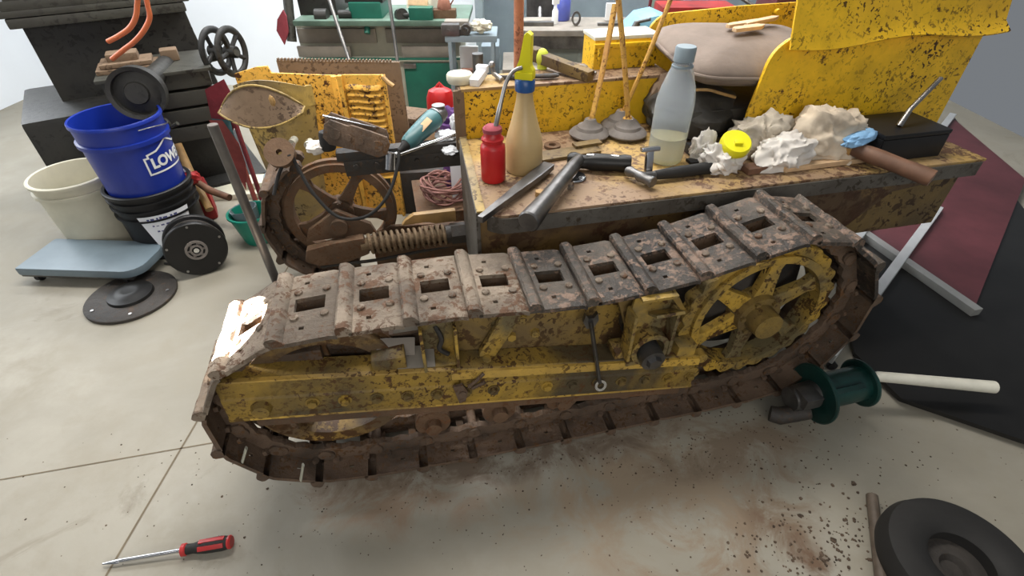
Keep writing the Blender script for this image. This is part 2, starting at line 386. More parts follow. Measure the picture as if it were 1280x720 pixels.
shoe_me = {k: first_mesh(shoe_mesh(k), 'track_shoe', k) for k in ('shoe_steel', 'shoe_dark', 'link_rust')}
link_plain = first_mesh(link_mb(), 'track_link', 'link_rust'); link_b = first_mesh(link_mb(True), 'track_link', 'link_rust')
bolt_me = {k: first_mesh(bolt_mb(), 'bolt', k) for k in ('shoe_steel', 'rust_brown')}
def add(name, me, parent, M):
    o = bpy.data.objects.new(name, me); COL.objects.link(o); o.parent = parent; o.matrix_local = M; return o
def place_shoe(p, t, b0, mat, bolts, jit=0, parent=TR):
    t = V((t.x, 0, t.y)).normalized(); n = V((-t.z, 0, t.x)); y = V((0, 1, 0))
    M = Matrix((t, y, n)).transposed().to_4x4(); M.translation = V((p.x, b0, p.y))
    M = M @ Matrix.Rotation(jit * .02, 4, 'Y') @ Matrix.Rotation(jit * .012, 4, 'Z')
    s = add('track_shoe', shoe_me[mat], parent, M)
    add('track_link', link_plain if bolts else link_b, s, Matrix())
    if bolts:
        for x in (-.022, .058):
            for yy in (.092, .203): add('bolt', bolt_me['shoe_steel' if mat != 'link_rust' else 'rust_brown'], s, Matrix.Translation((x, yy, 0)))
    return s
for i in range(NSH):
    s0 = (i + .72) * pitch; p, q = pat(s0 - pitch * .5), pat(s0 + pitch * .5); c = (p + q) / 2 * .5 + pat(s0) * .5
    top = q.x > p.x and c.y > .5
    mat = 'link_rust' if not top else ('shoe_steel' if c.x < .72 else 'shoe_dark')
    place_shoe(c, q - p, 0, mat, top, random.uniform(-1, 1))
# far track: only the shoes round the front idler are still on the chain
farp = arc(.12, .39, .335, 272, 118, 40)
Lf, fat = resample(farp, 5, closed=False)
for i in range(5):
    s0 = (i + .5) * Lf / 5; p, q = fat(max(s0 - pitch * .5, 0)), fat(min(s0 + pitch * .5, Lf))
    place_shoe(fat(s0), q - p, 1.12, 'link_rust', False, random.uniform(-1, 1))

# ---- wheels
def wheel(name, ca, cz, b, R, rin, mat, n, hub_r, spoke_w, width=.09, teeth=0, ph=0.0, hubm=None, hub_b=-.06, parent=TR):
    m = MB(); N = 120
    if teeth:
        outer = []
        for i in range(N * 2):
            a = 2 * PI * i / (N * 2); k = .5 + .5 * math.cos(a * teeth); outer.append(((R + .018 * (k ** .7)) * math.cos(a), (R + .018 * (k ** .7)) * math.sin(a)))
        inner = circ(rin, N * 2); m.ring(outer, inner, width * .6, side(b, ca, cz))
        m.ring(circ(rin + .016, 96), circ(rin - .012, 96), width, side(b, ca, cz))
    else:
        m.ring(circ(R, N), circ(rin, N), width, side(b, ca, cz)); m.ring(circ(R + .014, N), circ(rin + .012, N), width * .38, side(b, ca, cz))
    w = m.build(name, mat, parent)
    for k in range(n):
        an = ph + 2 * PI * k / n; s = MB()
        M = side(b, ca, cz) @ Matrix.Rotation(an, 4, 'Z')
        h = spoke_w / 2
        s.prism([(hub_r * .7, -h * 1.5), (hub_r * 1.5, -h * 1.1), (rin * .8, -h * .8), (rin + .008, -h * 1.5), (rin + .008, h * 1.5), (rin * .8, h * .8), (hub_r * 1.5, h * 1.1), (hub_r * .7, h * 1.5)], width * .42, M, .006)
        s.build('spoke', mat, w)
    h = MB(); h.cyl((ca, b + width * .5, cz), (ca, b - width * .5, cz), hub_r * 1.12, hub_r, seg=36); h.cyl((ca, b, cz), (ca, b + hub_b, cz), hub_r * .72, hub_r * .64, seg=30)
    for k in range(6):
        an = ph + PI / 6 + 2 * PI * k / 6; h.cyl((ca + hub_r * .86 * math.cos(an), b - width * .4, cz + hub_r * .86 * math.sin(an)), (ca + hub_r * .86 * math.cos(an), b - width * .5 - .012, cz + hub_r * .86 * math.sin(an)), .010, seg=6)
    h.build('hub', hubm or mat, w)
    return w
wheel('drive_sprocket', 1.62, .42, .13, .285, .245, 'casting_yellow', 6, .082, .058, .08, teeth=25, ph=math.radians(25), hubm='greasy_gear', hub_b=-.10)
wheel('front_idler', .12, .39, .16, .252, .205, 'idler_worn', 5, .07, .05, .10, ph=.3)
wheel('front_idler', .12, .39, 1.27, .252, .215, 'rust_brown', 5, .06, .05, .07, ph=math.radians(58), hubm='rust_brown', hub_b=-.05)
# final drive housing behind the sprocket
m = MB(); m.lathe([(0, .30), (.10, .30), (.16, .27), (.24, .24), (.29, .19), (.29, .05), (.29, -.02)], Matrix.Translation((1.62, .43, .42)) @ Matrix.Rotation(PI / 2, 4, 'X') @ Matrix.Translation((0, 0, -.03)), 48)
m.build('final_drive_case', 'dark_iron', TR)

# ---- near track frame: a long channel beam that drops towards the rear
A0, Z0, A1, Z1 = -.155, .572, 1.385, .318
def beam(mb, prof, a0=A0, a1=A1, b=.05):
    """prof in (b, z) relative to the top edge of the beam, swept from end to end"""
    n = 24; k = len(prof)
    rings = []
    for i in range(n + 1):
        a = a0 + (a1 - a0) * i / n; z = Z0 + (Z1 - Z0) * (a - A0) / (A1 - A0)
        rings.append([mb.bm.verts.new((a, b + pb, z + pz)) for pb, pz in prof])
    for R_, S_ in zip(rings, rings[1:]):
        for j in range(k): mb.bm.faces.new((R_[j], R_[(j + 1) % k], S_[(j + 1) % k], S_[j]))
    mb.bm.faces.new(rings[0]); mb.bm.faces.new(rings[-1][::-1])
def bz(a): return Z0 + (Z1 - Z0) * (a - A0) / (A1 - A0)
m = MB(); beam(m, [(0, 0), (.075, .004), (.075, -.006), (.012, -.008), (.012, -.075), (.004, -.08), (.004, -.150), (.07, -.150), (.07, -.162), (-.012, -.162), (-.014, -.150), (-.006, -.146), (-.004, -.08), (.002, -.074), (.002, -.008), (-.004, -.006)])
m.build('track_frame', 'frame_yellow', TR)
m = MB(); beam(m, [(.01, -.160), (.075, -.160), (.075, -.215), (.02, -.235), (.01, -.225)], a0=-.1, a1=1.36, b=.055)
m.build('roller_guard', 'rust_brown', TR)
m = MB(); beam(m, [(0, 0), (.012, 0), (.012, -.03), (0, -.032)], a0=.50, a1=1.385, b=.036)
o = m.build('wear_strip', 'gold_edge', TR, M=Matrix.Translation((0, 0, -.004)))
m = MB(); beam(m, [(0, 0), (.014, .001), (.014, -.004), (0, -.006)], a0=-.150, a1=.50, b=.046); m.build('flange_edge', 'gold_edge', TR)
m = MB(); beam(m, [(0, 0), (.010, 0), (.010, -.008), (0, -.008)], a0=-.10, a1=1.37, b=.035); m.build('bottom_lip', 'gold_edge', TR, M=Matrix.Translation((0, 0, -.150)))
for k in range(15):
    a = .08 + k * .092; m = MB(); z = bz(a) - .105
    if k in (7,): continue
    m.cyl((a, .049, z), (a, .030, z), .016, .014, seg=6); m.cyl((a, .05, z), (a, .042, z), .021, seg=16); m.build('bolt', 'frame_yellow', TR)
m = MB(); m.cyl((-.06, .046, bz(-.06) - .115), (-.06, .024, bz(-.06) - .115), .030, .024, seg=20); m.build('end_boss', 'frame_yellow', TR)
# track rollers under the frame
for a in (.42, .66, .90, 1.14):
    m = MB(); m.cyl((a, .07, .145), (a, .25, .145), .028, seg=18); m.cyl((a, .10, .145), (a, .135, .145), .062, seg=28); m.cyl((a, .185, .145), (a, .22, .145), .062, seg=28); m.build('track_roller', 'rust_brown', TR)
# upright inner plate of the frame, its brace and the open bracket
m = MB(); m.prism([(.46, .38), (.46, .64), (.70, .65), (1.24, .64), (1.36, .44), (1.36, .26), (.9, .32)], .014, side(.135), .002)
m.build('side_plate', 'side_plate', TR)
m = MB(); m.prism([(1.32, .62), (1.40, .64), (1.50, .60), (1.47, .42), (1.34, .40)], .02, side(.30), .004); m.cyl((1.42, .30, .52), (1.42, .27, .52), .035, seg=20); m.build('inner_web', 'casting_yellow', TR)
m = MB(); m.prism([(.595, -.055), (.625, -.06), (.73, .125), (.745, .20), (.70, .20), (.60, .01)], .02, side(.105, 0, .455), .003); m.box((.63, .10, .427), (.11, .06, .014), ry=.16); m.cyl((.62, .08, .43), (.62, .08, .455), .014, seg=6)
m.build('brace', 'casting_yellow', TR)
for p in ((.745, .565), (.66, .55), (.79, .49), (.71, .49)):
    m = MB(); m.cyl((p[0], .13, p[1]), (p[0], .112, p[1]), .018, .015, seg=6); m.build('bolt', 'casting_yellow', TR)
m = MB(); z = bz(.46)
m.box((.425, .09, z + .085), (.010, .09, .17)); m.box((.525, .09, z + .075), (.010, .09, .17)); m.box((.475, .12, z + .07), (.10, .008, .14)); m.box((.475, .10, z + .002), (.10, .08, .008))
m.build('open_bracket', 'casting_yellow', TR)
m = MB(); m.tube(bez([(.47, .12, z + .12), (.485, .10, z + .08), (.475, .09, z + .05), (.50, .09, z + .02)], 6), .008); m.build('hose_end', 'dark_iron', TR)
# forward part between beam and upper run: dark rails and the spring box
m = MB(); m.box((.16, .20, .52), (.62, .10, .07)); m.box((.05, .13, .545), (.16, .03, .05)); m.box((.30, .16, .50), (.34, .02, .10)); m.build('spring_box', 'link_rust', TR)
m = MB(); m.box((.32, .09, bz(.32) + .02), (.10, .06, .05)); m.build('stop_block', 'frame_yellow', TR)
# carrier roller bracket with the roller end facing the viewer
m = MB(); q = loc(ab(817, 452, -.045)); c = q.x - .01; zb = q.z + .03
F_ = side(.02, c, zb)
m.prism([(-.072, -.05), (-.066, .09), (-.050, .215), (.055, .215), (.080, .13), (.080, -.04)], .012, side(.035, c, zb), .002)
for x, dx in ((-.066, .0), (.076, .0)):
    m.box((c + x, .010, zb + .055), (.011, .06, .19))
m.box((c + .0, .010, zb + .213), (.115, .065, .011)); m.box((c + .035, -.012, zb + .145), (.095, .06, .010), rx=-.5)
m.ring(arc(0, 0, .066, 0, 360, 40)[:-1], arc(0, 0, .048, 0, 360, 40)[:-1], .07, side(.02, c + .01, zb - .01))
m.box((c + .0, .05, zb - .045), (.19, .07, .03))
m.build('roller_bracket', 'casting_yellow', TR)
m = MB(); m.cyl((c + .01, .30, zb - .01), (c + .01, -.045, zb - .03), .050, .040, seg=30); m.cyl((c + .01, -.045, zb - .03), (c + .01, -.060, zb - .031), .026, .022, seg=6)
m.cyl((c + .01, .10, zb + .01), (c + .01, .22, zb + .015), .055, seg=24)
m.build('carrier_roller', 'dark_steel', TR)
# bent straps left of the bracket
m = MB(); m.prism([(1.03, .66), (1.075, .655), (1.15, .50), (1.165, .40), (1.20, .375), (1.20, .36), (1.12, .36), (1.10, .42), (1.09, .49)], .02, side(.075, 0, -.01), .003)
m.prism([(1.10, .66), (1.15, .66), (1.20, .53), (1.20, .45), (1.17, .45)], .016, side(.13, 0, -.01), .003)
m.build('bent_strap', 'grimy_plate', TR)
m = MB(); m.box((1.14, .06, .36), (.10, .06, .02)); m.cyl((1.135, .05, .365), (1.135, .05, .392), .02, seg=6); m.build('foot_clamp', 'casting_yellow', TR)
m = MB(); m.box((1.33, .09, .30), (.07, .08, .15)); m.cyl((1.38, .08, .22), (1.38, .05, .22), .03, seg=18); m.cyl((1.40, .08, .30), (1.40, .045, .30), .022, seg=18); m.build('frame_end', 'casting_yellow', TR)
m = MB(); m.prism([(.50, .03), (.53, .035), (.545, .0), (.535, -.045), (.515, -.05)], .010, side(.028, 0, bz(.52) - .085)); m.cyl((.528, .03, bz(.52) - .09), (.528, .018, bz(.52) - .09), .012, seg=10)
m.tube([(.55, .03, bz(.52) - .07), (.58, .02, bz(.52) - .03), (.60, .03, bz(.52) - .02)], .006); m.tube([(.56, .03, bz(.52) - .08), (.60, .02, bz(.52) - .05)], .006)
m.build('grease_fitting', 'link_rust', TR)

# ---- body box, deck and front bulkhead
m = MB(); m.prism([(.66, .26), (.66, .752), (2.60, .752), (2.55, .68), (2.37, .66), (2.19, .49), (1.95, .36), (1.6, .26)], .014, side(.43), .002)
m.build('side_panel', 'body_plate', TR)
m = MB(); m.box((.683, .745, .53), (.014, .66, .52), rz=-.058); m.build('front_bulkhead', 'edge_dark', TR)
m = MB(); m.box((.694, .745, .785), (.030, .66, .020), bev=.003, rz=-.058); m.build('rim_bar', 'radiator_paint', TR)
cn = arc(.765, .465, .075, 180, 270, 10)
pts = cn + [(2.72, .39), (2.72, 1.05), (.69, 1.05)]
m = MB(); m.prism(pts, .010, Matrix.Translation((0, 0, .777)), .002); m.build('deck_plate', 'deck_top', TR)
pts2 = [(x + (0.006 if i < 11 else 0), y + .004) for i, (x, y) in enumerate(cn)] + [(2.70, .394)]
m = MB()
P = arc(.765, .465, .072, 180, 270, 12) + [(x, .393) for x in (1.2, 1.6, 2.0, 2.4, 2.70)]
for i in range(len(P) - 1):
    (x0, y0), (x1, y1) = P[i], P[i + 1]
    vs = [m.bm.verts.new(q) for q in ((x0, y0, .7725), (x1, y1, .7725), (x1, y1, .715), (x0, y0, .715))]; m.bm.faces.new(vs)
bmesh.ops.remove_doubles(m.bm, verts=m.bm.verts, dist=1e-5)
r = bmesh.ops.solidify(m.bm, geom=list(m.bm.faces), thickness=.010)
m.build('deck_edge', 'edge_dark', TR)
m = MB(); m.box((1.97, .60, .60), (1.5, .30, .30)); m.build('rear_axle_case', 'grimy_plate', TR)
# raised box along the far side of the deck
m = MB(); m.box((1.17, 1.065, .875), (.95, .014, .21)); m.build('far_side_panel', 'bright_yellow', TR)
m = MB(); m.prism([(.715, 1.05), (1.64, 1.05), (1.64, 1.30), (1.30, 1.30), (1.1, 1.24), (.72, 1.21)], .012, Matrix.Translation((0, 0, .985)), .002); m.build('far_top_plate', 'deck_top', TR)
m = MB(); m.box((.712, 1.10, .83), (.016, .10, .32)); m.box((.705, 1.062, .86), (.045, .02, .25)); m.build('corner_post', 'brown_board', TR)
# tank box behind the levers
m = MB(); m.box((1.475, 1.26, 1.015), (.30, .15, .19), bev=.012); m.box((1.475, 1.178, 1.09), (.31, .02, .018)); m.tube([(1.34, 1.17, 1.083), (1.34, 1.165, 1.06), (1.345, 1.165, 1.04)], .008)
tk = m.build('tank_box', 'bright_yellow', TR)
m = MB(); m.box((1.475, 1.262, 1.117), (.305, .155, .015), bev=.004); m.build('tank_lid', 'white_paint', TR)
# far fender, near fender and its folded upper panel
cor = arc(1.755, 1.06, .11, 180, 97, 8)
m = MB(); m.prism([(1.645, .80)] + cor + [(2.10, 1.185), (2.75, 1.195), (2.75, .80)], .016, side(1.36), .003); m.build('far_fender', 'bright_yellow', TR)
m = MB(); m.tube([(2.3, 1.345, 1.155), (2.3, 1.325, 1.155)], .014, 10); m.build('bolt', 'bright_yellow', TR)
cor = arc(1.95, 1.085, .115, 180, 100, 8)
m = MB(); m.prism([(1.815, .782), (1.815, .93)] + cor + [(2.2, 1.215), (2.80, 1.24), (2.80, .782)], .016, side(.72), .003); m.build('near_fender', 'bright_yellow', TR)
def fold(u, v):
    a = 1.885 + u * .95; z = 1.165 + .03 * u - .012 * math.sin(u * 9) * (1 - v) + v * .30; b = .695 - .02 * (1 - v) ** 2 + .05 * v - (.03 if v < .1 else 0) * u
    return V((a, b, z))
m = MB(); m.sheet(24, 10, fold, .008); m.build('fender_top_panel', 'bright_yellow', TR)
# seat base: torn dark upholstery
m = MB()
def seatf(p): return p
m.blob((1.72, .98, .86), 1, (.21, .21, .105), .12, 2.4, 4, 3); m.box((1.9, .98, .85), (.55, .36, .13), bev=.04); m.build('seat_base', 'seat_black', TR)
m = MB(); m.tube(bez([(1.58, .85, .985), (1.66, .80, 1.0), (1.72, .79, .985), (1.80, .80, .96)], 6), .006); m.build('torn_seam', 'wood_handle', TR)
m = MB(); m.blob((1.60, 1.05, .88), .1, (.6, .6, 1.1), .3, 2, 3, 5); m.build('seat_bracket', 'brown_board', TR)
# levers with rubber boots
def lever(base, tip, r, boot=.075):
    m = MB(); b = V(base); t = V(tip)
    pts = [b, b.lerp(t, .12) + V((.004, 0, 0)), b.lerp(t, .5) + V((.006, 0, 0)), t]
    m.tube(bez(pts, 5), r, 8, flat=.75); m.cyl(b + V((0, 0, .0)), b + (t - b) * .05, r * 1.9, r * 1.3, seg=12)
    lv = m.build('lever', 'orange_rod', TR)
    m = MB(); m.lathe([(0, -.055), (boot * 1.12, -.055), (boot * 1.15, -.048), (boot * 1.0, -.036), (boot * .78, -.030), (boot * .70, -.018), (boot * .45, -.010), (boot * .30, .012), (0, .014)], Matrix.Translation(b + V((0, 0, .012))), 32)
    m.build('rubber_boot', 'grey_rubber', lv)
def LT(u, v, b): return loc(ab(u, v, b))
lever((1.245, .955, .838), LT(769, 5, 1.06), .013)
lever((1.405, .925, .838), LT(769, -40, .95), .014)
lever((1.415, 1.02, .838), LT(842, -10, .98), .013)
m = MB(); m.cyl((1.14, 1.13, .99), tuple(LT(645, -60, 1.16)), .016, seg=12)

m = MB(); q = LT(648, 95, 1.17); q.z = .985; m.cyl(tuple(q), (q.x, q.y, 1.48), .020, seg=20); m.cyl(tuple(q), (q.x, q.y, 1.0), .034, seg=20); m.build('exhaust_pipe', 'pole_orange', TR)

# ---- far track frame with the recoil spring
m = MB(); m.box((.62, 1.20, .655), (.86, .06, .05)); m.box((.62, 1.20, .615), (.86, .03, .03))
for k in range(9): m.cyl((.24 + k * .09, 1.165, .655), (.24 + k * .09, 1.155, .655), .012, seg=8)
m.build('upper_chain_rail', 'dark_iron', TR)
m = MB(); m.box((.80, 1.18, .20), (1.10, .12, .12)); m.box((.72, 1.12, .27), (.46, .18, .03)); m.prism([(.24, .10), (.24, .24), (.34, .30), (.66, .28), (.66, .10)], .02, side(1.22)); m.build('far_track_frame', 'rust_brown', TR)
m = MB(); m.prism([(.42, .385), (.46, .41), (.66, .41), (.66, .35), (.56, .35), (.52, .365), (.40, .36)], .03, side(1.12), .004); m.build('guide_bracket', 'wood_handle', TR)
m = MB(); pts = []
for i in range(14 * 14): t = i / 14; pts.append((.235 + t * .0265, 1.06 + .044 * math.cos(2 * PI * t), .312 + .044 * math.sin(2 * PI * t)))
m.tube(pts, .0085, 8); m.cyl((.2, 1.06, .312), (.64, 1.06, .312), .030, seg=16); m.build('recoil_spring', 'spring_brown', TR)
m = MB(); m.cyl((.60, 1.06, .312), (.66, 1.06, .312), .045, seg=20); m.cyl((.625, 1.06, .312), (.70, 1.06, .312), .052, seg=6); m.build('spring_nut', 'dark_iron', TR)
m = MB(); m.prism([(-.06, .27), (-.04, .33), (.08, .35), (.22, .36), (.235, .27), (.12, .235), (.0, .235)], .05, side(1.06), .012)
m.prism([(-.02, .40), (.12, .49), (.26, .40), (.28, .345), (-.04, .345)], .03, side(1.10), .008); m.cyl((.12, 1.09, .41), (.12, 1.065, .41), .038, seg=20)
m.build('idler_yoke', 'rust_brown', TR)
m = MB(); m.tube(bez([(.0, 1.05, .225), (.25, 1.03, .235), (.45, 1.03, .25), (.64, 1.04, .258)], 6), .008); m.build('lower_rod', 'dark_iron', TR)
# ================================================================== ROOM
def struct(o): o['kind'] = 'structure'; return o
m = MB(); m.box((-.3, 3.2, -.06), (9.0, 9.6, .12), bev=0); struct(m.build('floor', 'concrete'))
m = MB(); m.box((-2.72, 5.45, 1.6), (4.86, .12, 3.2), bev=0); struct(m.build('wall_back', 'wall_paint'))
m = MB(); m.box((-4.75, 2.6, 1.6), (.10, 6.0, 3.2), bev=0); struct(m.build('wall_left', 'wall_paint'))
# the panelled office front beyond the far bench, with its windows
m = MB(); m.box((1.9, 5.95, .42), (4.5, .08, .84), bev=0); m.box((1.9, 5.95, 2.5), (4.5, .08, 1.4), bev=0)
for x in (-.25, .42, 1.45, 2.6, 4.0): m.box((x, 5.95, 1.3), (.14, .08, 1.0), bev=0)
struct(m.build('wall_front', 'cabinet_blue')).name = 'wall_panelled'
for i, (x0, x1) in enumerate(((-.18, .35), (.49, 1.38), (1.52, 2.53), (2.67, 3.93))):
    m = MB(); m.box(((x0 + x1) / 2, 5.97, 1.3), (x1 - x0, .02, .92), bev=0); struct(m.build('window_%d' % (i + 1), 'frosted'))
m = MB(); m.box((1.9, 5.90, .80), (4.5, .03, .05)); struct(m.build('trim_1', 'trim_grey'))
m = MB(); m.box((-.30, 5.30, 1.6), (.07, .30, 3.2)); struct(m.build('trim_2', 'trim_grey'))
# saw cut joints in the concrete
def joint(n, p, q, w=.007):
    d = (q - p).normalized(); s = V((-d.y, d.x, 0)) * w / 2; m = MB()
    vs = [m.bm.verts.new(x + V((0, 0, .0012))) for x in (p - s, q - s, q + s, p + s)]; m.bm.faces.new(vs)
    struct(m.build('trim_%d' % n, 'joint_dark', smooth=0))
J0, J1 = az(165, 665), az(373, 312); dj = (J1 - J0)
joint(3, J0 - dj * .4, J1 + dj * .6); 
j2 = az(160, 572); j3 = az(275, 552); joint(4, j2 - (j3 - j2) * 3, j3 + (j3 - j2) * 1.5, .005)

def fin(t):
    """put the Empty at the base of its parts"""
    P = []
    for c in t.children:
        for o in [c] + list(c.children):
            if o.type == 'MESH': P += [v.co for v in o.data.vertices]
    xs_, ys_, zs_ = [p.x for p in P], [p.y for p in P], [p.z for p in P]
    return rebase_thing(t, ((min(xs_) + max(xs_)) / 2, (min(ys_) + max(ys_)) / 2, min(zs_)))
def one(name, mb, mat, label, cat, group=None, kind=None, smooth=40):
    o = mb.build(name, mat, smooth=smooth); P = [v.co for v in o.data.vertices]
    xs_, ys_, zs_ = [p.x for p in P], [p.y for p in P], [p.z for p in P]
    rebase(o, ((min(xs_) + max(xs_)) / 2, (min(ys_) + max(ys_)) / 2, min(zs_))); return tag(o, label, cat, group, kind)
def part(name, mb, mat, t, label=None, smooth=40):
    o = mb.build(name, mat, t, smooth=smooth)
    if label: o['label'] = label
    return o
def TM(p, rz=0): return Matrix.Translation(V(p)) @ Matrix.Rotation(rz, 4, 'Z')
DZ = .783      # top of the deck

# ================================================================== ON THE DECK
# red bottle with a bent spout
p = T(.765, .655, DZ); t = thing('squeeze_bottle', 'red plastic bottle with a bent grey spout at the front corner of the deck', 'bottle')
m = MB(); m.lathe([(0, 0), (.040, 0), (.045, .006), (.045, .125), (.042, .135), (.035, .142), (.035, .150), (.040, .153), (.040, .160), (.033, .166), (.030, .182), (0, .186)], TM(p), 36); part('body', m, 'red_plastic', t)
m = MB(); m.lathe([(0, .183), (.034, .183), (.034, .196), (.026, .203), (0, .205)], TM(p), 28); part('cap', m, 'maroon_cloth', t, 'dull red screw cap')
m = MB(); q = p + V((.012, .0, .20)); m.tube(bez([q, q + V((.012, .01, .05)), q + V((.035, .04, .13)), q + V((.060, .06, .165)), q + V((.09, .07, .175))], 6), [.009] * 8 + [.007] * 17, 10); part('spout', m, 'steel', t, 'grey metal spout')
fin(t)
# jug with blue collar and yellow trigger
p = T(.895, .715, DZ); t = thing('pump_bottle', 'tall tan plastic jug with blue collar and yellow pump head', 'bottle')
m = MB(); m.lathe([(0, 0), (.064, 0), (.070, .008), (.070, .10), (.068, .115), (.064, .135), (.052, .175), (.040, .22), (.031, .26), (.027, .30), (0, .30)], TM(p), 40); part('body', m, 'tan_plastic', t)
m = MB(); m.lathe([(0, .295), (.034, .295), (.035, .300), (.035, .330), (.030, .336), (0, .336)], TM(p), 24); part('collar', m, 'blue_cap', t, 'blue screw collar')
m = MB(); M = TM(p + V((0, 0, .335)), -.3)
m.prism([(-.030, 0), (.030, 0), (.032, .03), (.022, .045), (.024, .14), (.010, .150), (-.002, .14), (-.018, .06), (-.030, .035)], .034, M @ SIDE, .006)
m.box((0, 0, .012), (.064, .045, .025), M=M, bev=.006); part('pump_head', m, 'yellow_plastic', t, 'yellow trigger head'); fin(t)
# clear bottle with some cloudy liquid
p = T(1.455, .665, DZ); t = thing('water_bottle', 'tall clear plastic bottle a quarter full of cloudy liquid', 'bottle')
prof = [(0, .002), (.058, .002), (.066, .010), (.068, .03), (.070, .20), (.069, .24), (.060, .285), (.045, .33), (.034, .36), (.031, .375)]
m = MB(); m.lathe(prof + [(.0, .376)], TM(p), 40); part('body', m, 'clear_plastic', t)
m = MB(); m.lathe([(0, .006), (.054, .006), (.061, .012), (.064, .03), (.0655, .105), (0, .106)], TM(p), 36); part('liquid', m, 'cloudy_water', t)
m = MB(); m.lathe([(0, .372), (.036, .372), (.036, .415), (.033, .42), (0, .42)], TM(p), 28)
m.lathe([(.031, .35), (.038, .352), (.038, .358), (.031, .36)], TM(p), 28); part('cap', m, 'cabinet_blue', t, 'grey blue screw cap')
m = MB(); m.lathe([(.0353, .335), (.0355, .362)], TM(p), 28)
fin(t)
# long tapered chisel bar overhanging the corner
p0 = T(.985, .675, DZ + .024); p1 = T(.635, .335, DZ + .010)
p1 = loc(p1); p1 = T(.66, .345, DZ - .004)
t = thing('pry_chisel', 'long tapered grey steel chisel overhanging the front deck corner', 'chisel'); d = (p1 - p0)
m = MB(); M = frame(p0, d, (0, 0, 1)); L_ = d.length
m.prism([(0, -.020), (.006, -.024), (.12, -.024), (.30, -.016), (L_, -.010), (L_, .010), (.30, .016), (.12, .024), (.006, .024), (0, .020)], .022, M, .005)
part('blade', m, 'dark_steel', t); fin(t)
# sledge hammer, handle pointing to the viewer
t = thing('sledge_hammer', 'sledge hammer whose thick grey handle points over the deck edge', 'hammer')
h0 = T(1.085, .63, DZ + .058); h1 = T(.80, .27, DZ + .042)
m = MB(); pts = [h0.lerp(h1, k / 10) for k in range(11)]; m.tube(pts, [.020, .024, .026, .027, .027, .027, .028, .029, .031, .034, .036], 20); m.cyl(h1, h1 + (h1 - h0).normalized() * .006, .036, .032, seg=24)
part('handle', m, 'dark_steel', t, 'grey steel coloured handle')
hd0 = T(1.055, .675, DZ + .034); hd1 = T(1.28, .60, DZ + .034)
m = MB(); dd = (hd1 - hd0); m.tube([hd0.lerp(hd1, k) for k in (0, .05, .12, .22, .32, .42, .6, .8, .9, 1)], [.024, .033, .035, .026, .027, .033, .033, .030, .033, .030], 20); part('head', m, 'black_oil', t, 'black oily hammer head')
m = MB(); m.tube([hd0.lerp(hd1, k) + V((0, 0, .028)) for k in (.3, .5, .8)], [.008, .010, .006], 8, flat=.5); part('bright_edge', m, 'bright_steel', t, 'bright worn top of the head'); fin(t)
# ball peen hammer with black grip
t = thing('ball_hammer', 'hammer with dark steel head and long black rubber grip near deck edge', 'hammer')
a0 = T(1.335, .505, DZ + .026); a1 = T(1.625, .525, DZ + .022)
m = MB(); m.tube([a0.lerp(a1, k / 8) for k in range(9)], [.016, .019, .021, .022, .022, .022, .023, .023, .021], 16); part('handle', m, 'black_rubber', t, 'black rubber grip')
m = MB(); c = T(1.275, .50, DZ + .03); m.tube([c + BX * .058 - AX * .028, c + BX * .045 - AX * .02, c + BX * .02 - AX * .005, c, c - BX * .03 + AX * .014, c - BX * .05 + AX * .024, c - BX * .055 + AX * .026], [.014, .020, .014, .020, .017, .021, .018], 16)
m.cyl(c, a0, .014, .015, seg=14); part('head', m, 'dark_steel', t); fin(t)
# bright spanner head standing between the hammers
t = thing('tappet_spanner', 'short bright steel bar standing against the black hammer grip', 'spanner')
c = T(1.325, .545, DZ); m = MB(); m.box((0, 0, .004), (.07, .03, .008), M=TM(c, .2)); m.box((0, .0, .055), (.026, .022, .10), M=TM(c, .2), rx=-.2); m.box((0, .008, .107), (.07, .024, .016), M=TM(c, .2), rx=-.2); part('bar', m, 'bright_steel', t); fin(t)
# folding rule, washers, scraps
m = MB(); m.box((0, 0, .006), (.34, .028, .012), M=TM(T(1.50, .565, DZ), ANG + .04)); one('wooden_rule', m, 'pale_wood', 'pale wooden strip lying behind the black hammer grip', 'strip')
m = MB(); m.ring(circ(.034, 32), circ(.016, 32), .012, TM(T(1.06, .885, DZ + .006))); one('steel_washer', m, 'rust_brown', 'rusty ring washer on the deck left of the levers', 'washer')
m = MB(); m.lathe([(0, 0), (.042, 0), (.045, .004), (.042, .008), (0, .009)], TM(T(1.06, .60, DZ)), 32); one('jar_lid', m, 'bright_steel', 'round silver lid beside the sledge hammer handle', 'lid')
m = MB(); m.cyl(T(1.02, .52, DZ), T(1.02, .52, DZ + .014), .012, seg=6); m.cyl(T(1.02, .52, DZ), T(1.02, .52, DZ + .03), .007, seg=10); one('hex_bolt', m, 'steel', 'small steel bolt between chisel and sledge hammer', 'bolt')
m = MB(); m.cyl(T(.90, .50, DZ), T(.90, .50, DZ + .016), .020, .017, seg=6); one('hex_nut', m, 'wood_handle', 'tan hexagonal nut left of the sledge hammer handle', 'nut')
m = MB(); m.box((0, 0, .007), (.26, .08, .014), M=TM(T(1.10, .80, DZ), .35), rx=0); m.box((.10, .03, .020), (.12, .04, .012), M=TM(T(1.10, .80, DZ), .35)); one('flat_link_plate', m, 'grimy_plate', 'flat grimy steel plate on the deck in front of the levers', 'plate')
m = MB(); m.box((0, 0, .006), (.13, .04, .012), M=TM(T(1.60, .62, DZ), ANG)); m.box((0, .05, .02), (.12, .09, .04), M=TM(T(1.63, .63, DZ), ANG), bev=.01); one('black_holder', m, 'black_plastic', 'black plastic holder right of the clear bottle', 'holder')
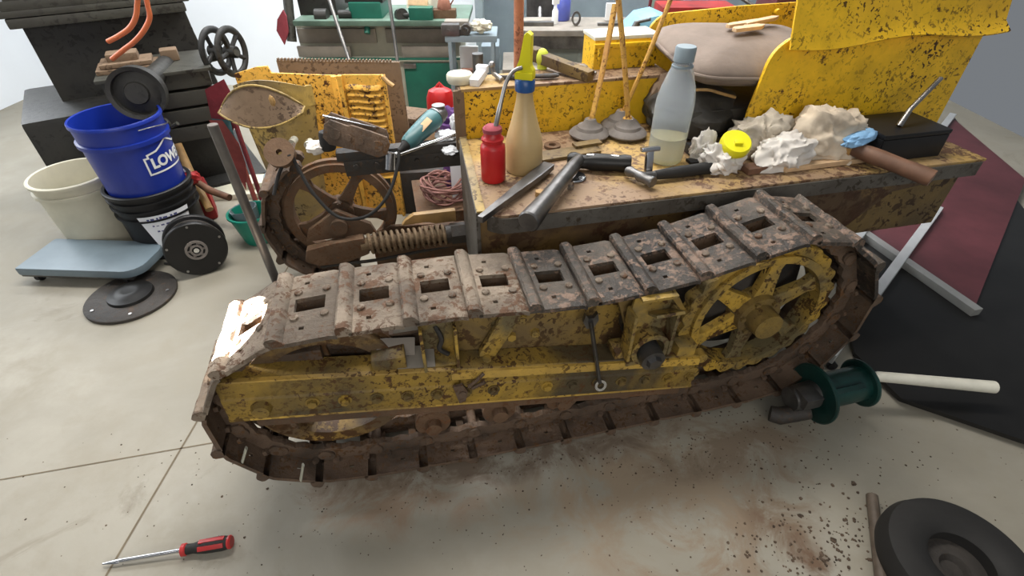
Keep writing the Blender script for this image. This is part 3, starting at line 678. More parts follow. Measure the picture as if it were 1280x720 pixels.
m = MB(); m.box((0, 0, .012), (.20, .05, .024), M=TM(T(1.80, .50, DZ), ANG + .05)); one('wood_scrap', m, 'brown_wood', 'small brown wood block under the white rag', 'block')
m = MB(); m.box((0, 0, .010), (.42, .035, .02), M=TM(T(2.06, .48, DZ), ANG + .02)); one('wooden_batten', m, 'pale_wood', 'long pale batten on the deck edge below the rags', 'batten')
# rags
def rag(name, c, r, sq, mat, label, seed, amp=.34, freq=2.6, rz=0, zc=.5):
    m = MB(); m.blob((0, 0, 0), r, sq, amp, freq, 5, seed, ridge=True, M=TM(c, rz) @ Matrix.Translation((0, 0, r * sq[2] * zc)), flat=-r * sq[2] * zc); return one(name, m, mat, label, 'rag', 'crumpled rags on the deck', smooth=65)
rag('paper_towel', T(1.625, .545, DZ), .085, (1.0, .75, .85), 'rag_white', 'crumpled white tissue wrapped round the yellow tape roll', 2, rz=.3, amp=.42)
m = MB(); m.tube([T(1.635, .575, DZ + .075), T(1.64, .56, DZ + .10)], [.05, .052], 24); 
m = MB(); m.lathe([(0, 0), (.050, 0), (.056, .008), (.056, .03), (.05, .038), (0, .040)], TM(T(1.655, .535, DZ + .088)) @ Matrix.Rotation(.5, 4, 'X'), 32); m.box((.0, -.01, .043), (.03, .02, .012), M=TM(T(1.655, .535, DZ + .088)) @ Matrix.Rotation(.5, 4, 'X')); one('measuring_tape', m, 'yellow_plastic', 'bright yellow round tape resting in the white tissue', 'tape measure')
rag('paper_towel', T(1.60, .64, DZ), .06, (.8, .6, 1.3), 'rag_white', 'white tissue peak sticking up behind the yellow tape', 12, amp=.35)
rag('cotton_rag', T(1.86, .655, DZ), .125, (1.05, .75, .85), 'rag_grey', 'greyish beige rag heaped against the near fender', 4, rz=.2)
rag('cotton_rag', T(1.90, .54, DZ), .13, (1.15, .62, .62), 'rag_white', 'white rag in the middle of the rag heap', 7, rz=.5)
rag('cotton_rag', T(2.08, .58, DZ), .135, (1.2, .75, .92), 'rag_cream', 'cream stained rag at the right of the rag heap', 9, rz=-.2)
m = MB(); m.blob((0, 0, 0), .10, (.9, .5, .3), .2, 2, 4, 3, M=TM(T(2.17, .50, DZ + .09), .6) @ Matrix.Rotation(-.5, 4, 'X')); one('work_glove', m, 'glove_blue', 'light blue glove palm on top of the brown hammer handle', 'glove')
m = MB(); m.blob((0, 0, 0), .12, (.85, .5, .45), .25, 2, 4, 6, M=TM(T(2.15, .56, DZ + .05), .6), flat=-.05); one('work_glove', m, 'glove_dark', 'dark grey glove under the light blue one', 'glove')
# brown wooden handle hanging over the edge, black tray, rod
t = thing('wooden_mallet', 'brown wooden handle lying over the deck edge at the right', 'handle')
q0 = T(2.14, .50, DZ + .06); q1 = T(2.28, .24, DZ + .035)
m = MB(); m.tube([q0.lerp(q1, k / 8) for k in range(9)], [.026, .028, .030, .031, .030, .029, .030, .031, .030], 14); part('shaft', m, 'brown_wood', t)
m = MB(); m.tube([q0 + BX * .015 - AX * .01, q0, q0.lerp(q1, .07)], [.024, .031, .031], 14); part('ferrule', m, 'wood_handle', t, 'pale worn end'); fin(t)
t = thing('plastic_tray', 'black plastic tray behind the brown handle', 'tray'); m = MB()
M = TM(T(2.40, .56, DZ), ANG); m.box((0, 0, .006), (.30, .20, .012), M=M); m.box((0, -.10, .045), (.30, .012, .09), M=M); m.box((0, .10, .045), (.30, .012, .09), M=M); m.box((-.15, 0, .045), (.012, .20, .09), M=M); m.box((.15, 0, .045), (.012, .20, .09), M=M); part('box', m, 'black_plastic', t)
m = MB(); m.box((0, 0, .10), (.31, .21, .018), M=M, bev=.006); part('lid', m, 'black_plastic', t); fin(t)
m = MB(); m.tube([T(2.36, .52, DZ + .115), T(2.40, .54, DZ + .17), T(2.55, .60, DZ + .26)], [.012, .010, .010], 10, flat=.7); one('steel_lever', m, 'steel', 'bent steel rod rising from the black tray', 'rod')
# seat cushion and the wood splints on it
def pillow(cx, cy, cz, sx, sy, sz, M, n=24, e=.35):
    def f(u, v):
        th = (u - .5) * PI; ph = v * 2 * PI
        c = lambda w, k: math.copysign(abs(math.cos(w)) ** k, math.cos(w)); s_ = lambda w, k: math.copysign(abs(math.sin(w)) ** k, math.sin(w))
        x = c(th, .75) * c(ph, e); y = c(th, .75) * s_(ph, e); z = s_(th, .9)
        w = 1 + .02 * noise.noise(V((x * 2, y * 2, z)))
        return M @ V((cx + x * sx * w, cy + y * sy * w, cz + z * sz * (.75 + .25 * (1 - max(abs(x), abs(y)) ** 3)) * w))
    return f
t = thing('seat_cushion', 'thick brown fabric seat cushion lying tilted on the seat base', 'cushion')
M = TM(T(1.95, 1.0, 1.07), ANG - .05) @ Matrix.Rotation(.05, 4, 'Y') @ Matrix.Rotation(.10, 4, 'X'); m = MB(); m.sheet(28, 56, pillow(0, 0, 0, .37, .27, .085, M)); bmesh.ops.remove_doubles(m.bm, verts=m.bm.verts, dist=1e-4); part('cushion_cover', m, 'seat_cloth', t)
m = MB(); cc = lambda w: math.copysign(abs(math.cos(w)) ** .35, math.cos(w)); ss = lambda w: math.copysign(abs(math.sin(w)) ** .35, math.sin(w))
m.tube([M @ V((.373 * cc(k / 60 * 2 * PI), .273 * ss(k / 60 * 2 * PI), .0)) for k in range(60)], .007, 8, closed=True); part('piping', m, 'seat_cloth', t); fin(t)
for k, (a_, b_, rz, l_, w_, lab) in enumerate(((1.90, .97, .45, .17, .045, 'pale split wood piece on the cushion, nearest the viewer'), (1.93, 1.04, .5, .22, .04, 'pale split wood piece on the cushion, middle of the three'), (2.02, 1.06, .62, .24, .035, 'pale split wood piece on the cushion, furthest to the right'))):
    m = MB(); m.prism([(-l_ / 2, -w_ * .4), (l_ * .3, -w_ / 2), (l_ / 2, -w_ * .1), (l_ * .4, w_ / 2), (-l_ * .35, w_ * .45), (-l_ / 2, w_ * .1)], .014, TM(T(a_, b_, 1.178 + k * .002), rz), .003); one('wood_splint', m, 'pale_wood', lab, 'wood piece', 'split wood on the cushion')
# things on the far top plate
FZ = .993
m = MB(); m.tube([T(.95, 1.13, FZ + .012), T(1.02, 1.11, FZ + .012), T(1.12, 1.10, FZ + .012), T(1.14, 1.10, FZ + .012)], [.010, .014, .016, .010], 10, flat=.6); one('file_handle', m, 'dark_iron', 'dark flat tool on the far ledge right of the jug', 'tool')
m = MB(); m.tube([T(.88, 1.15, FZ + .008), T(.96, 1.12, FZ + .008)], [.008, .010], 8); one('short_punch', m, 'dark_iron', 'small dark punch on the far ledge behind the jug', 'punch')
m = MB(); M = TM(T(1.165, 1.17, FZ + .035), -.75); m.box((.0, 0, .0), (.34, .05, .045), M=M, ry=.10, bev=.01); m.box((-.14, 0, .02), (.06, .06, .05), M=M, bev=.01); one('grease_gun', m, 'grimy_plate', 'olive grey bar tool lying across the far ledge', 'tool')
m = MB(); m.sph(T(1.11, 1.25, FZ + .045), .03, (1, 1, 1.3)); m.cyl(T(1.11, 1.25, FZ), T(1.11, 1.25, FZ + .045), .022, seg=14); one('lime_cap', m, 'yellow_lime', 'lime yellow knob behind the olive bar tool', 'knob')
m = MB(); m.cyl(T(1.26, 1.15, FZ), T(1.26, 1.15, FZ + .03), .03, .025, seg=20); m.tube([T(1.23, 1.16, FZ + .02), T(1.28, 1.10, FZ + .015), T(1.30, 1.08, FZ + .012)], .01); one('shackle', m, 'steel', 'grey steel fitting at the foot of the leftmost lever', 'fitting')
m = MB(); m.lathe([(0, 0), (.05, 0), (.055, .01), (.055, .03), (.05, .036), (0, .038)], TM(T(.725, 1.14, FZ)), 28); one('sponge', m, 'cream_plastic', 'round cream lid on the front corner of the far ledge', 'lid')
m = MB(); m.box((0, 0, .0), (.04, .11, .03), M=TM(T(.80, 1.12, FZ + .02), -.3), rx=.15); m.box((0, .05, .02), (.05, .03, .03), M=TM(T(.80, 1.12, FZ + .02), -.3)); one('white_clip', m, 'paper_white', 'white plastic clip on the corner of the far ledge', 'clip')
m = MB(); m.tube([T(.865, 1.16, FZ + .05), T(.872, 1.15, FZ + .02), T(.895, 1.10, FZ + .01)], [.008, .010, .010], 8); m.sph(T(.865, 1.16, FZ + .055), .014); one('brass_nozzle', m, 'steel', 'small bent nozzle on the far ledge left of the jug', 'nozzle')
m = MB(); m.cyl(T(.875, 1.30, .86), T(.875, 1.30, 1.06), .022, seg=14); 
t = thing('standing_tube', 'dark grey tube standing behind the front corner of the far ledge', 'tube'); m = MB(); m.cyl(T(.83, 1.30, 0), T(.83, 1.30, 1.06), .024, seg=20); part('tube', m, 'dark_steel', t); fin(t)

# ================================================================== ON THE FAR TRACK
t = thing('angle_grinder', 'teal angle grinder lying on the far track rail with black cord', 'angle grinder')
g0 = T(.47, 1.14, .745); g1 = T(.62, 1.29, .80)
m = MB(); m.tube([g0.lerp(g1, k) for k in (0, .08, .25, .5, .75, .95, 1)], [.026, .034, .038, .042, .045, .046, .040], 20); part('body', m, 'teal_tool', t)
m = MB(); d = (g1 - g0).normalized(); m.cyl(g1, g1 + d * .05, .044, .036, seg=20); m.cyl(g1 + d * .03 + V((0, 0, .04)), g1 + d * .03 - V((0, 0, .03)), .03, seg=20); part('gear_head', m, 'steel', t)
m = MB(); M = frame(g0.lerp(g1, .6) + V((.012, -.032, .028)), d, (.2, -.6, .7)); m.box((0, 0, .0), (.07, .03, .004), M=M); part('rating_plate', m, 'pale_wood', t, 'tan label on the side')
m = MB(); m.tube([g0 - d * .05, g0 - d * .02, g0 + d * .01], [.010, .016, .028], 14); part('rear_boot', m, 'black_rubber', t)
cd = [g0 - d * .05, T(.43, 1.05, .72), T(.36, .98, .56), T(.22, .98, .45), T(.08, 1.0, .46), T(.00, 1.03, .62), T(-.04, 1.06, .76), T(.02, 1.12, .83), T(.10, 1.15, .72), T(.22, 1.02, .50), T(.38, 1.0, .52), T(.50, 1.08, .66), T(.58, 1.14, .70)]
cd = [g0 - d * .05, T(.42, 1.06, .68), T(.36, 1.0, .58), T(.26, .98, .505), T(.14, 1.0, .505), T(.06, 1.04, .60), T(.015, 1.09, .70), T(-.005, 1.10, .76), T(-.06, 1.08, .70), T(-.10, 1.04, .62)]
m = MB(); m.tube(bez(cd, 10), .0075, 8); part('cord', m, 'black_rubber', t); fin(t)
t = thing('track_chain_section', 'loose pair of rusty track links propped on the far rail', 'track links')
for dy, nm in ((0, 'side_link'), (.085, 'side_link')):
    m = MB(); c0 = T(.27, 1.12 + dy, .80); M = frame(c0, AX * .92 - V((0, 0, .40)) + BX * .05, AX * .42 + V((0, 0, .9)) - BX * .2)
    M = frame(c0, AX * .93 - V((0, 0, .36)), -BX + V((0, 0, .25)) - AX * .1)
    m.prism([(-.13, -.035), (-.135, .02), (-.115, .045), (-.04, .040), (-.03, .048), (.05, .046), (.12, .042), (.138, .015), (.135, -.03), (.10, -.052), (.03, -.048), (-.10, -.055)], .024, M, .004)
    for x in (-.085, -.03, .02, .09): m.cyl(M @ V((x, -.005, .0)), M @ V((x, -.005, .022)), .022 if abs(x) > .05 else .013, seg=14)
    part(nm, m, 'link_rust', t)
m = MB(); M = frame(T(.27, 1.17, .84), AX * .93 - V((0, 0, .36)), -AX * -.3 + V((0, 0, .9))); m.box((-.02, 0.02, .0), (.22, .012, .008), M=M); part('worn_top', m, 'bright_steel', t, 'bright worn upper edge'); fin(t)
m = MB(); b0 = T(.40, 1.10, .675); b1 = T(.78, 1.12, .825)
t = thing('breaker_bar', 'long chrome wrench handle lying from the far rail to the bulkhead', 'wrench'); m.tube([T(.395, 1.13, .70), T(.64, 1.17, .745), T(.74, 1.18, .77)], [.012, .011, .011], 12); part('bar', m, 'bright_steel', t)
m = MB(); m.cyl(T(.385, 1.115, .65), T(.40, 1.13, .72), .024, seg=16); part('socket_head', m, 'bright_steel', t); fin(t)
m = MB(); m.lathe([(0, 0), (.030, 0), (.034, .01), (.028, .07), (.024, .08), (0, .08)], TM(T(.14, 1.19, .735)), 20); one('rubber_cup', m, 'black_rubber', 'small black rubber cup standing on the far track', 'cup')
m = MB(); m.blob(T(.09, 1.20, .745), .045, (1, 1, .6), .3, 3, 3, 4); one('tissue', m, 'rag_white', 'white tissue scrap behind the black rubber cup', 'tissue')
t = thing('rubber_disc', 'round rusty brown disc with a centre hole lying over the far track shoes', 'disc'); m = MB(); M = frame(T(-.045, 1.12, .765), AX, -BX * .75 + V((0, 0, .65)))
m.ring(circ(.060, 40), circ(.012, 40), .035, M); part('disc', m, 'rust_brown', t); fin(t)
m = MB(); m.box((0, 0, 0), (.55, .06, .04), M=TM(T(.44, 1.20, .70), ANG)); one('steel_bar', m, 'dark_iron', 'dark flat bar lying along the top of the far rail', 'bar')
for k, (a_, b_, s_, l_) in enumerate(((.66, 1.24, .05, 'folded white paper at the front bulkhead, upper one'), (.66, 1.14, .035, 'folded white paper at the front bulkhead, lower one'))):
    m = MB(); m.blob(T(a_, b_, .73 - k * .03), s_, (1.1, .9, .5), .4, 2.5, 4, 20 + k, ridge=True); one('paper_scrap', m, 'paper_white', l_, 'paper', 'white papers by the bulkhead')
# coil of rope and purple bag on the floor between the tracks
t = thing('rope_coil', 'tangled dull pink rope in a heap behind the far track frame', 'rope'); pts = []
cx = T(.66, 1.55, 0)
for k in range(420):
    a = k * .19; r = .10 + .035 * math.sin(k * .071) + .02 * math.sin(k * .31); pts.append(cx + V((r * math.cos(a) * 1.1, r * math.sin(a), .31 + .05 * math.sin(k * .113) + .02 * math.sin(k * .4))))
m = MB(); m.tube(pts, .006, 6); part('rope', m, 'pink_rope', t); fin(t)
m = MB(); m.box((0, 0, .115), (.42, .40, .23), M=TM(T(.70, 1.60, 0), ANG), bev=.01); m.box((0, 0, .235), (.44, .42, .015), M=TM(T(.70, 1.60, 0), ANG)); one('storage_crate', m, 'rust_brown', 'low brown crate under the rope coil', 'crate')
m = MB(); m.blob((0, 0, 0), .10, (.8, .7, .7), .3, 2.5, 4, 5, ridge=True, M=TM(T(.83, 1.62, .31))); one('plastic_bag', m, 'purple', 'purple plastic bag beside the rope coil', 'bag')
# ================================================================== LEFT FLOOR AND STOOL-HIGH THINGS
# steel pipe standing behind the near track
p = T(.01, .40, 0); t = thing('pry_bar', 'tall dark steel pipe standing upright behind the front end of the near track', 'pipe')
PZ = ay(266, 157, p.y).z; PT = ay(266, 157, p.y); m = MB(); m.cyl(p, PT, .0135, seg=20); part('pipe', m, 'pipe_steel', t)
m = MB(); m.cyl(PT, PT + V((0, 0, .003)), .013, seg=20); part('pipe_end', m, 'grey_rubber', t, 'paler cut top end'); fin(t)

# black bucket with a blue bucket set in it
BP = V((-1.965, 2.49, 0))
def bucket(name, base, z0, h, r0, r1, mat, label, bands, lip=.012, wall=.006, group=None):
    t = thing(name, label, 'bucket', group=group); m = MB(); k = lambda z: r0 + (r1 - r0) * (z / h)
    prof = [(0, 0), (r0, 0)]
    for zb, hb in bands: prof += [(k(zb), zb), (k(zb) + .012, zb + .002), (k(zb + hb) + .012, zb + hb), (k(zb + hb), zb + hb + .002)]
    prof += [(k(h - .02), h - .02), (r1 + lip, h - .018), (r1 + lip, h - .004), (r1 + lip * .5, h), (r1 - wall, h - .002), (k(.02) - wall, .02), (0, .02)]
    m.lathe([(r, z + z0) for r, z in prof], TM(base), 48); part('body', m, mat, t); return t
t = bucket('plastic_bucket', BP, .0, .39, .185, .200, 'black_plastic', 'black plastic bucket holding the blue bucket, with a white paper label', [(.24, .012), (.29, .012), (.335, .012)])
# label: white sheet wrapped on the side facing the viewer, with hand-written lines
def wrap(base, r, ang0, w, z0, h, lift=.002, taper=0.0, nu=10):
    def f(u, v):
        ww = w * (1 - taper * (1 - v)); a = ang0 + (u - .5) * ww / r; rr = r + lift; return V(base) + V((rr * math.cos(a), rr * math.sin(a), z0 + h * v))
    return f
la = math.atan2(-BP.y, -BP.x) + .02
m = MB(); m.sheet(10, 4, wrap(BP, .196, la, .25, .085, .19, .006, .35), .0015); part('paper_label', m, 'paper_white', t, 'white hand-written paper label')
m = MB(); random.seed(3)
for r_ in range(5):
    z = .25 - r_ * .034; x = -.08 + .012 * r_
    while x < .07 - r_ * .012:
        w_ = random.uniform(.008, .022); f = wrap(BP, .196, la + x / .2, w_, z, random.uniform(.004, .009) + (.006 if r_ == 0 else 0), .0085)
        m.sheet(2, 1, f, .0006); x += w_ + random.uniform(.006, .012)
part('handwriting', m, 'ink', t, 'dark blue handwriting'); fin(t)
t = bucket('plastic_bucket', BP, .27, .475, .178, .198, 'blue_plastic', 'blue plastic bucket with white lettering and outline logo, nested in a black bucket', [(.36, .022)], lip=.006)
# lettering and gabled outline, bent round the bucket
def text_mesh(txt, size, off=.0):
    cu = bpy.data.curves.new('txt', 'FONT'); cu.body = txt; cu.size = size; cu.align_x = 'CENTER'; cu.offset = off; cu.space_character = .95
    o = bpy.data.objects.new('txt', cu); COL.objects.link(o); bpy.context.view_layer.update()
    dg = bpy.context.evaluated_depsgraph_get(); me = bpy.data.meshes.new_from_object(o.evaluated_get(dg)); bpy.data.objects.remove(o); bpy.data.curves.remove(cu); return me
rb = lambda z: .178 + .020 * (z / .475)
la2 = math.atan2(-BP.y, -BP.x) + .90
def bend(bm, la, zc, lift=.0025):
    for v in bm.verts:
        z = zc + v.co.y; rr = rb(z - .27) + lift + v.co.z; a = la + v.co.x / .195; v.co = BP + V((rr * math.cos(a), rr * math.sin(a), z))
m = MB(); me = text_mesh("LOWE'S", .072, .0030); m.bm.from_mesh(me); bpy.data.meshes.remove(me)
bmesh.ops.triangulate(m.bm, faces=m.bm.faces); bmesh.ops.subdivide_edges(m.bm, edges=m.bm.edges, cuts=2)
bend(m.bm, la2, .51); part('lettering', m, 'white_plastic', t, 'white lettering', smooth=0)
ol = [(-.19, -.035), (-.19, .075), (-.165, .075), (-.165, .095), (-.10, .105), (.0, .155), (.10, .105), (.165, .095), (.165, .075), (.19, .075), (.19, -.035)]
def strip(m, P, w, closed=True):
    n = len(P); 
    for i in range(n if closed else n - 1):
        a, b = V((*P[i], 0)), V((*P[(i + 1) % n], 0)); d = (b - a).normalized(); s = V((-d.y, d.x, 0)) * w / 2; a = a - d * w / 2; b = b + d * w / 2; k = max(1, int((b - a).length / .015))
        for q in range(k):
            c, e = a.lerp(b, q / k), a.lerp(b, (q + 1) / k); m.bm.faces.new([m.bm.verts.new(x) for x in (c - s, e - s, e + s, c + s)])
ol = [(x * .76, y * .76) for x, y in ol]; m = MB(); strip(m, ol, .009); bend(m.bm, la2, .51); part('logo_outline', m, 'white_plastic', t, 'white gabled outline', smooth=0)
m = MB(); m.tube([BP + V((.207 * math.cos(a), .207 * math.sin(a), .27 + .44 - .05 * math.sin((a + .6) * 1.0) ** 2)) for a in [(-.6 + k * PI / 16) for k in range(17)]], .003, 6); part('wire_handle', m, 'steel', t); fin(t)
# cream bucket, cut by the picture edge
t = bucket('plastic_bucket', V((-2.38, 2.52, 0)), .0, .42, .17, .19, 'cream_plastic', 'cream plastic bucket left of the stacked black and blue buckets', [(.34, .02)]); fin(t)
# black reel standing on edge
t = thing('cable_reel', 'black round reel standing on edge in front of the buckets', 'reel'); rc = az(258, 337, 0); rc = V((rc.x, rc.y, .146)); ax_ = V((.50, -.80, .12)).normalized()
M = frame(rc, (1, .6, 0), ax_); R_ = .146
m = MB(); m.lathe([(0, .035), (R_ * .96, .035), (R_, .028), (R_, .008), (R_ * .96, 0), (R_ * .3, 0)], M, 56); part('front_flange', m, 'black_oil', t)
m = MB(); m.lathe([(R_ * .3, -.11), (R_ * .97, -.11), (R_, -.105), (R_, -.085), (R_ * .97, -.08), (R_ * .35, -.08)], M, 56); part('back_flange', m, 'black_plastic', t)
m = MB(); m.lathe([(R_ * .86, -.085), (R_ * .88, -.04), (R_ * .86, .005)], M, 48); m.lathe([(0, -.09), (R_ * .4, -.09), (R_ * .4, .0)], M, 30); part('wound_cable', m, 'dark_iron', t)
m = MB(); m.ring(circ(.052, 40), circ(.040, 40), .010, M @ Matrix.Translation((0, 0, .040))); m.ring(circ(.030, 30), circ(.020, 30), .012, M @ Matrix.Translation((0, 0, .040)))
for k in range(6): a = k * PI / 3; m.box((.035 * math.cos(a), .035 * math.sin(a), .038), (.014, .010, .008), M=M)
part('hub_ring', m, 'grey_rubber', t, 'grey moulded hub ring')
m = MB(); m.cyl(M @ V((0, 0, .03)), M @ V((0, 0, .048)), .013, seg=16); part('axle_nut', m, 'bright_steel', t)
for k in range(5): 
    a = k * 2 * PI / 5 + .3; m = MB(); m.cyl(M @ V((.128 * math.cos(a), .128 * math.sin(a), .03)), M @ V((.128 * math.cos(a), .128 * math.sin(a), .040)), .006, seg=10); part('screw', m, 'steel', t)
fin(t)
for u0, v0, u1, v1, z_, lb in ((190, 300, 222, 302, .03, 'short dark rod on the floor left of the reel, upper one'), (206, 329, 226, 332, .008, 'short dark rod on the floor left of the reel, lower one')):
    m = MB(); m.cyl(az(u0, v0, z_), az(u1, v1, z_), .007, seg=10)
    if z_ > .02: m.cyl(az(u0, v0, z_) - V((0, 0, z_)), az(u0, v0, z_) + V((0, 0, .004)), .006, seg=8)
    one('steel_rod', m, 'dark_steel', lb, 'rod', 'rods by the reel')
# small green pail with a blue scoop in it
GP = az(325, 299, 0); t = thing('green_pail', 'small green plastic pail on the floor beside the radiator shell', 'pail'); m = MB()
m.lathe([(0, 0), (.072, 0), (.078, .01), (.116, .175), (.125, .178), (.125, .188), (.112, .188), (.074, .016), (0, .016)], TM(GP), 40); part('body', m, 'green_plastic', t)
m = MB(); m.tube([GP + V((.120 * math.cos(a), .120 * math.sin(a), .178 - .03 * math.sin(a - .4) ** 2 )) for a in [.4 + k * PI / 14 for k in range(15)]], .0025, 6); part('wire_handle', m, 'steel', t); fin(t)
m = MB(); m.lathe([(.0, .04), (.05, .04), (.075, .20), (.069, .20), (.046, .05), (0, .05)], TM(GP + V((-.02, .02, 0))) @ Matrix.Rotation(-.12, 4, 'Y'), 32); one('blue_cup', m, 'cabinet_blue', 'blue grey plastic cup standing inside the green pail', 'cup')

# red jug, wooden-handled broom and red cap
RP = az(252, 272, 0); t = thing('red_jerrycan', 'red plastic fuel can on the floor behind the black reel', 'fuel can'); m = MB()
M = TM(RP, .5); m.box((0, 0, .12), (.20, .14, .24), M=M, bev=.035); m.box((0, 0, .255), (.12, .06, .03), M=M, bev=.01); part('body', m, 'red_dark', t)
m = MB(); m.cyl(RP + V((-.06, 0, .23)), RP + V((-.09, -.02, .30)), .02, .014, seg=14); part('spout', m, 'red_plastic', t); m = MB(); m.tube([M @ V((-.03, 0, .25)), M @ V((0, 0, .30)), M @ V((.07, 0, .29)), M @ V((.08, 0, .24))], .012, 8); part('handle', m, 'red_dark', t); fin(t)
m = MB(); m.tube([ay(222, 180, 2.86), ay(236, 212, 2.80), ay(248, 236, 2.72), ay(262, 262, 2.62)], [.022, .024, .024, .022], 14); o = one('axe_handle', m, 'wood_handle', 'tan wooden handle leaning behind the blue bucket', 'handle')
m = MB(); m.tube([ay(244, 226, 2.70), ay(262, 238, 2.66), ay(287, 247, 2.6)], [.018, .022, .02], 12); one('wooden_stick', m, 'brown_wood', 'brown stick lying behind the green pail', 'stick')
m = MB(); m.blob(ay(238, 222, 2.62), .05, (1, .7, .7), .4, 2.5, 3, 8); one('red_strap', m, 'red_dark', 'red strap bundle beside the wooden handle', 'strap')
m = MB(); m.blob(ay(231, 215, 2.64), .03, (1, .7, .6), .4, 2.5, 3, 18); one('tissue', m, 'rag_white', 'white scrap beside the red strap bundle', 'scrap')
# rusty disc with hub and blue creeper pad at the left edge
t = thing('brake_disc', 'flat rusty steel disc with raised hub on the floor at left', 'disc'); dp = az(166, 372, 0); m = MB(); m.lathe([(.05, 0), (.20, 0), (.205, .004), (.205, .016), (.20, .020), (.05, .020)], TM(dp), 56); part('disc', m, 'dark_iron', t)
m = MB(); m.lathe([(0, .018), (.105, .018), (.10, .034), (.07, .042), (.055, .05), (.03, .05), (0, .046)], TM(dp), 40); part('hub', m, 'black_oil', t)
for k in range(5):
    a = .2 + k * 2 * PI / 5; m = MB(); q = dp + V((.17 * math.cos(a), .17 * math.sin(a), .018)); m.cyl(q, q + V((0, 0, .006)), .008, seg=10); part('rivet', m, 'steel', t)
fin(t)
t = thing('creeper_pad', 'blue grey padded mechanic creeper at the left edge', 'creeper'); M = TM(V((-1.98, 2.19, 0)), -.05); m = MB()
m.prism(arc(.0, .05, .09, 90, 0, 6) + arc(.0, -.05, .09, 0, -90, 6) + [(-.55, -.14), (-.55, .14)], .045, M @ Matrix.Translation((0, 0, .085)), .014); part('pad', m, 'creeper_blue', t)
m = MB(); m.box((-.27, -.10, .05), (.6, .03, .03), M=M); m.box((-.27, .10, .05), (.6, .03, .03), M=M); part('frame', m, 'dark_steel', t)
for x, y in ((-.02, -.09), (-.02, .09), (-.5, -.09), (-.5, .09)): m = MB(); m.cyl(M @ V((x - .012, y, .025)), M @ V((x + .012, y, .025)), .025, seg=16); m.cyl(M @ V((x, y, .03)), M @ V((x, y, .055)), .01, seg=8); part('caster', m, 'black_plastic', t)
fin(t)
# screwdriver in the foreground
t = thing('screwdriver', 'screwdriver with red and black handle lying on the bare concrete', 'screwdriver'); s0 = az(150, 701, .014); s1 = az(226, 688, .02); s2 = az(290, 677, .022); d = (s2 - s0).normalized()
m = MB(); m.cyl(s0, s1, .0068, seg=16); m.tube([s0 - d * .05, s0 - d * .01, s0], [.003, .008, .007], 8, flat=.5); part('shank', m, 'bright_steel', t)
L_ = (s2 - s1).length; m = MB(); m.tube([s1 + (s2 - s1) * k for k in (0, .03, .1, .13)], [.012, .019, .019, .014], 20); part('collar', m, 'red_handle', t, 'red collar'); m = MB(); m.tube([s1 + (s2 - s1) * k for k in (.93, .97, 1)], [.020, .021, .017], 20); part('end_cap', m, 'red_handle', t, 'red end cap')
m = MB(); m.tube([s1 + (s2 - s1) * k for k in (.12, .25, .32, .5, .8, .93)], [.016, .015, .018, .022, .023, .019], 20); part('grip', m, 'black_rubber', t, 'black rubber grip')
m = MB(); n_ = V((.1, -.75, .65)); 
for nn in (V((.0, -.72, .69)), V((0, .3, .95))):
    nn = (nn - d * nn.dot(d)).normalized(); M = frame(s1.lerp(s2, .63) + nn * .0195, d, nn); m.box((0, 0, 0), (L_ * .50, .014, .008), M=M, bev=.003)
part('inlay', m, 'red_handle', t, 'red inlay strips'); fin(t)

# ================================================================== BEHIND: radiator shell, sheet metal
t = thing('radiator_shell', 'dented yellow brown radiator shell with dark curved mouth standing on the floor', 'radiator shell')
RY = 2.62
def shell(u, v):          # u across, v up; bulges towards the viewer
    z = .02 + v * .88; w = .11 + .085 * min(1, v * 1.15); x = (u - .5) * 2
    zz = z + (-.06 * x * x if v > .85 else 0) + (1 - v) * 0
    return V((-1.20 - .01 * v + x * w, RY - .13 * (1 - x * x) ** .5 * (1 if abs(x) < .999 else 0) - .02 + .05 * v, zz))
m = MB(); m.sheet(24, 18, shell, .012); part('shell', m, 'radiator_paint', t)
def mouth(u, v):
    x = (u - .5) * 2; z = .775 - .055 * (1 - x * x) * (1 - v) + v * (.015 + .115 * (1 - x * x)); w = .20
    return V((-1.21 + x * w, RY - .19 - .05 * (1 - x * x) + .05 * v, z))
m = MB(); m.sheet(20, 8, mouth, .006); part('mouth_screen', m, 'brown_board', t, 'dark brown screen')
m = MB(); ed = [mouth(k / 20, 0) for k in range(21)] + [mouth(1 - k / 20, 1) for k in range(21)]; m.tube(ed, .0055, 8, closed=True); part('mouth_rim', m, 'radiator_paint', t)
for u_, v_ in ((365, 178), (385, 181)): m = MB(); q = ay(u_, v_, 2.42); m.cyl(q + V((0, .04, 0)), q + V((0, -.01, 0)), .018, seg=14); part('rivet', m, 'cream_plastic', t, 'cream grommet')
q = ay(340, 126, 2.36); m = MB(); m.blob(q, .02, (.7, .4, 1.2), .2, 2, 3, 2); part('rust_hole', m, 'wood_handle', t, 'bare yellow patch')
m = MB(); m.tube([ay(362, 214, 2.3), ay(340, 225, 2.28), ay(334, 240, 2.27), ay(338, 262, 2.26)], [.012, .013, .013, .013], 10); part('drain_hose', m, 'black_rubber', t, 'black hose'); fin(t)
def slab(name, us, y0, y1, mat, label, cat, th=.014):
    """free-standing sheet with corners measured at its own distance, foot on the floor"""
    m = MB(); return m
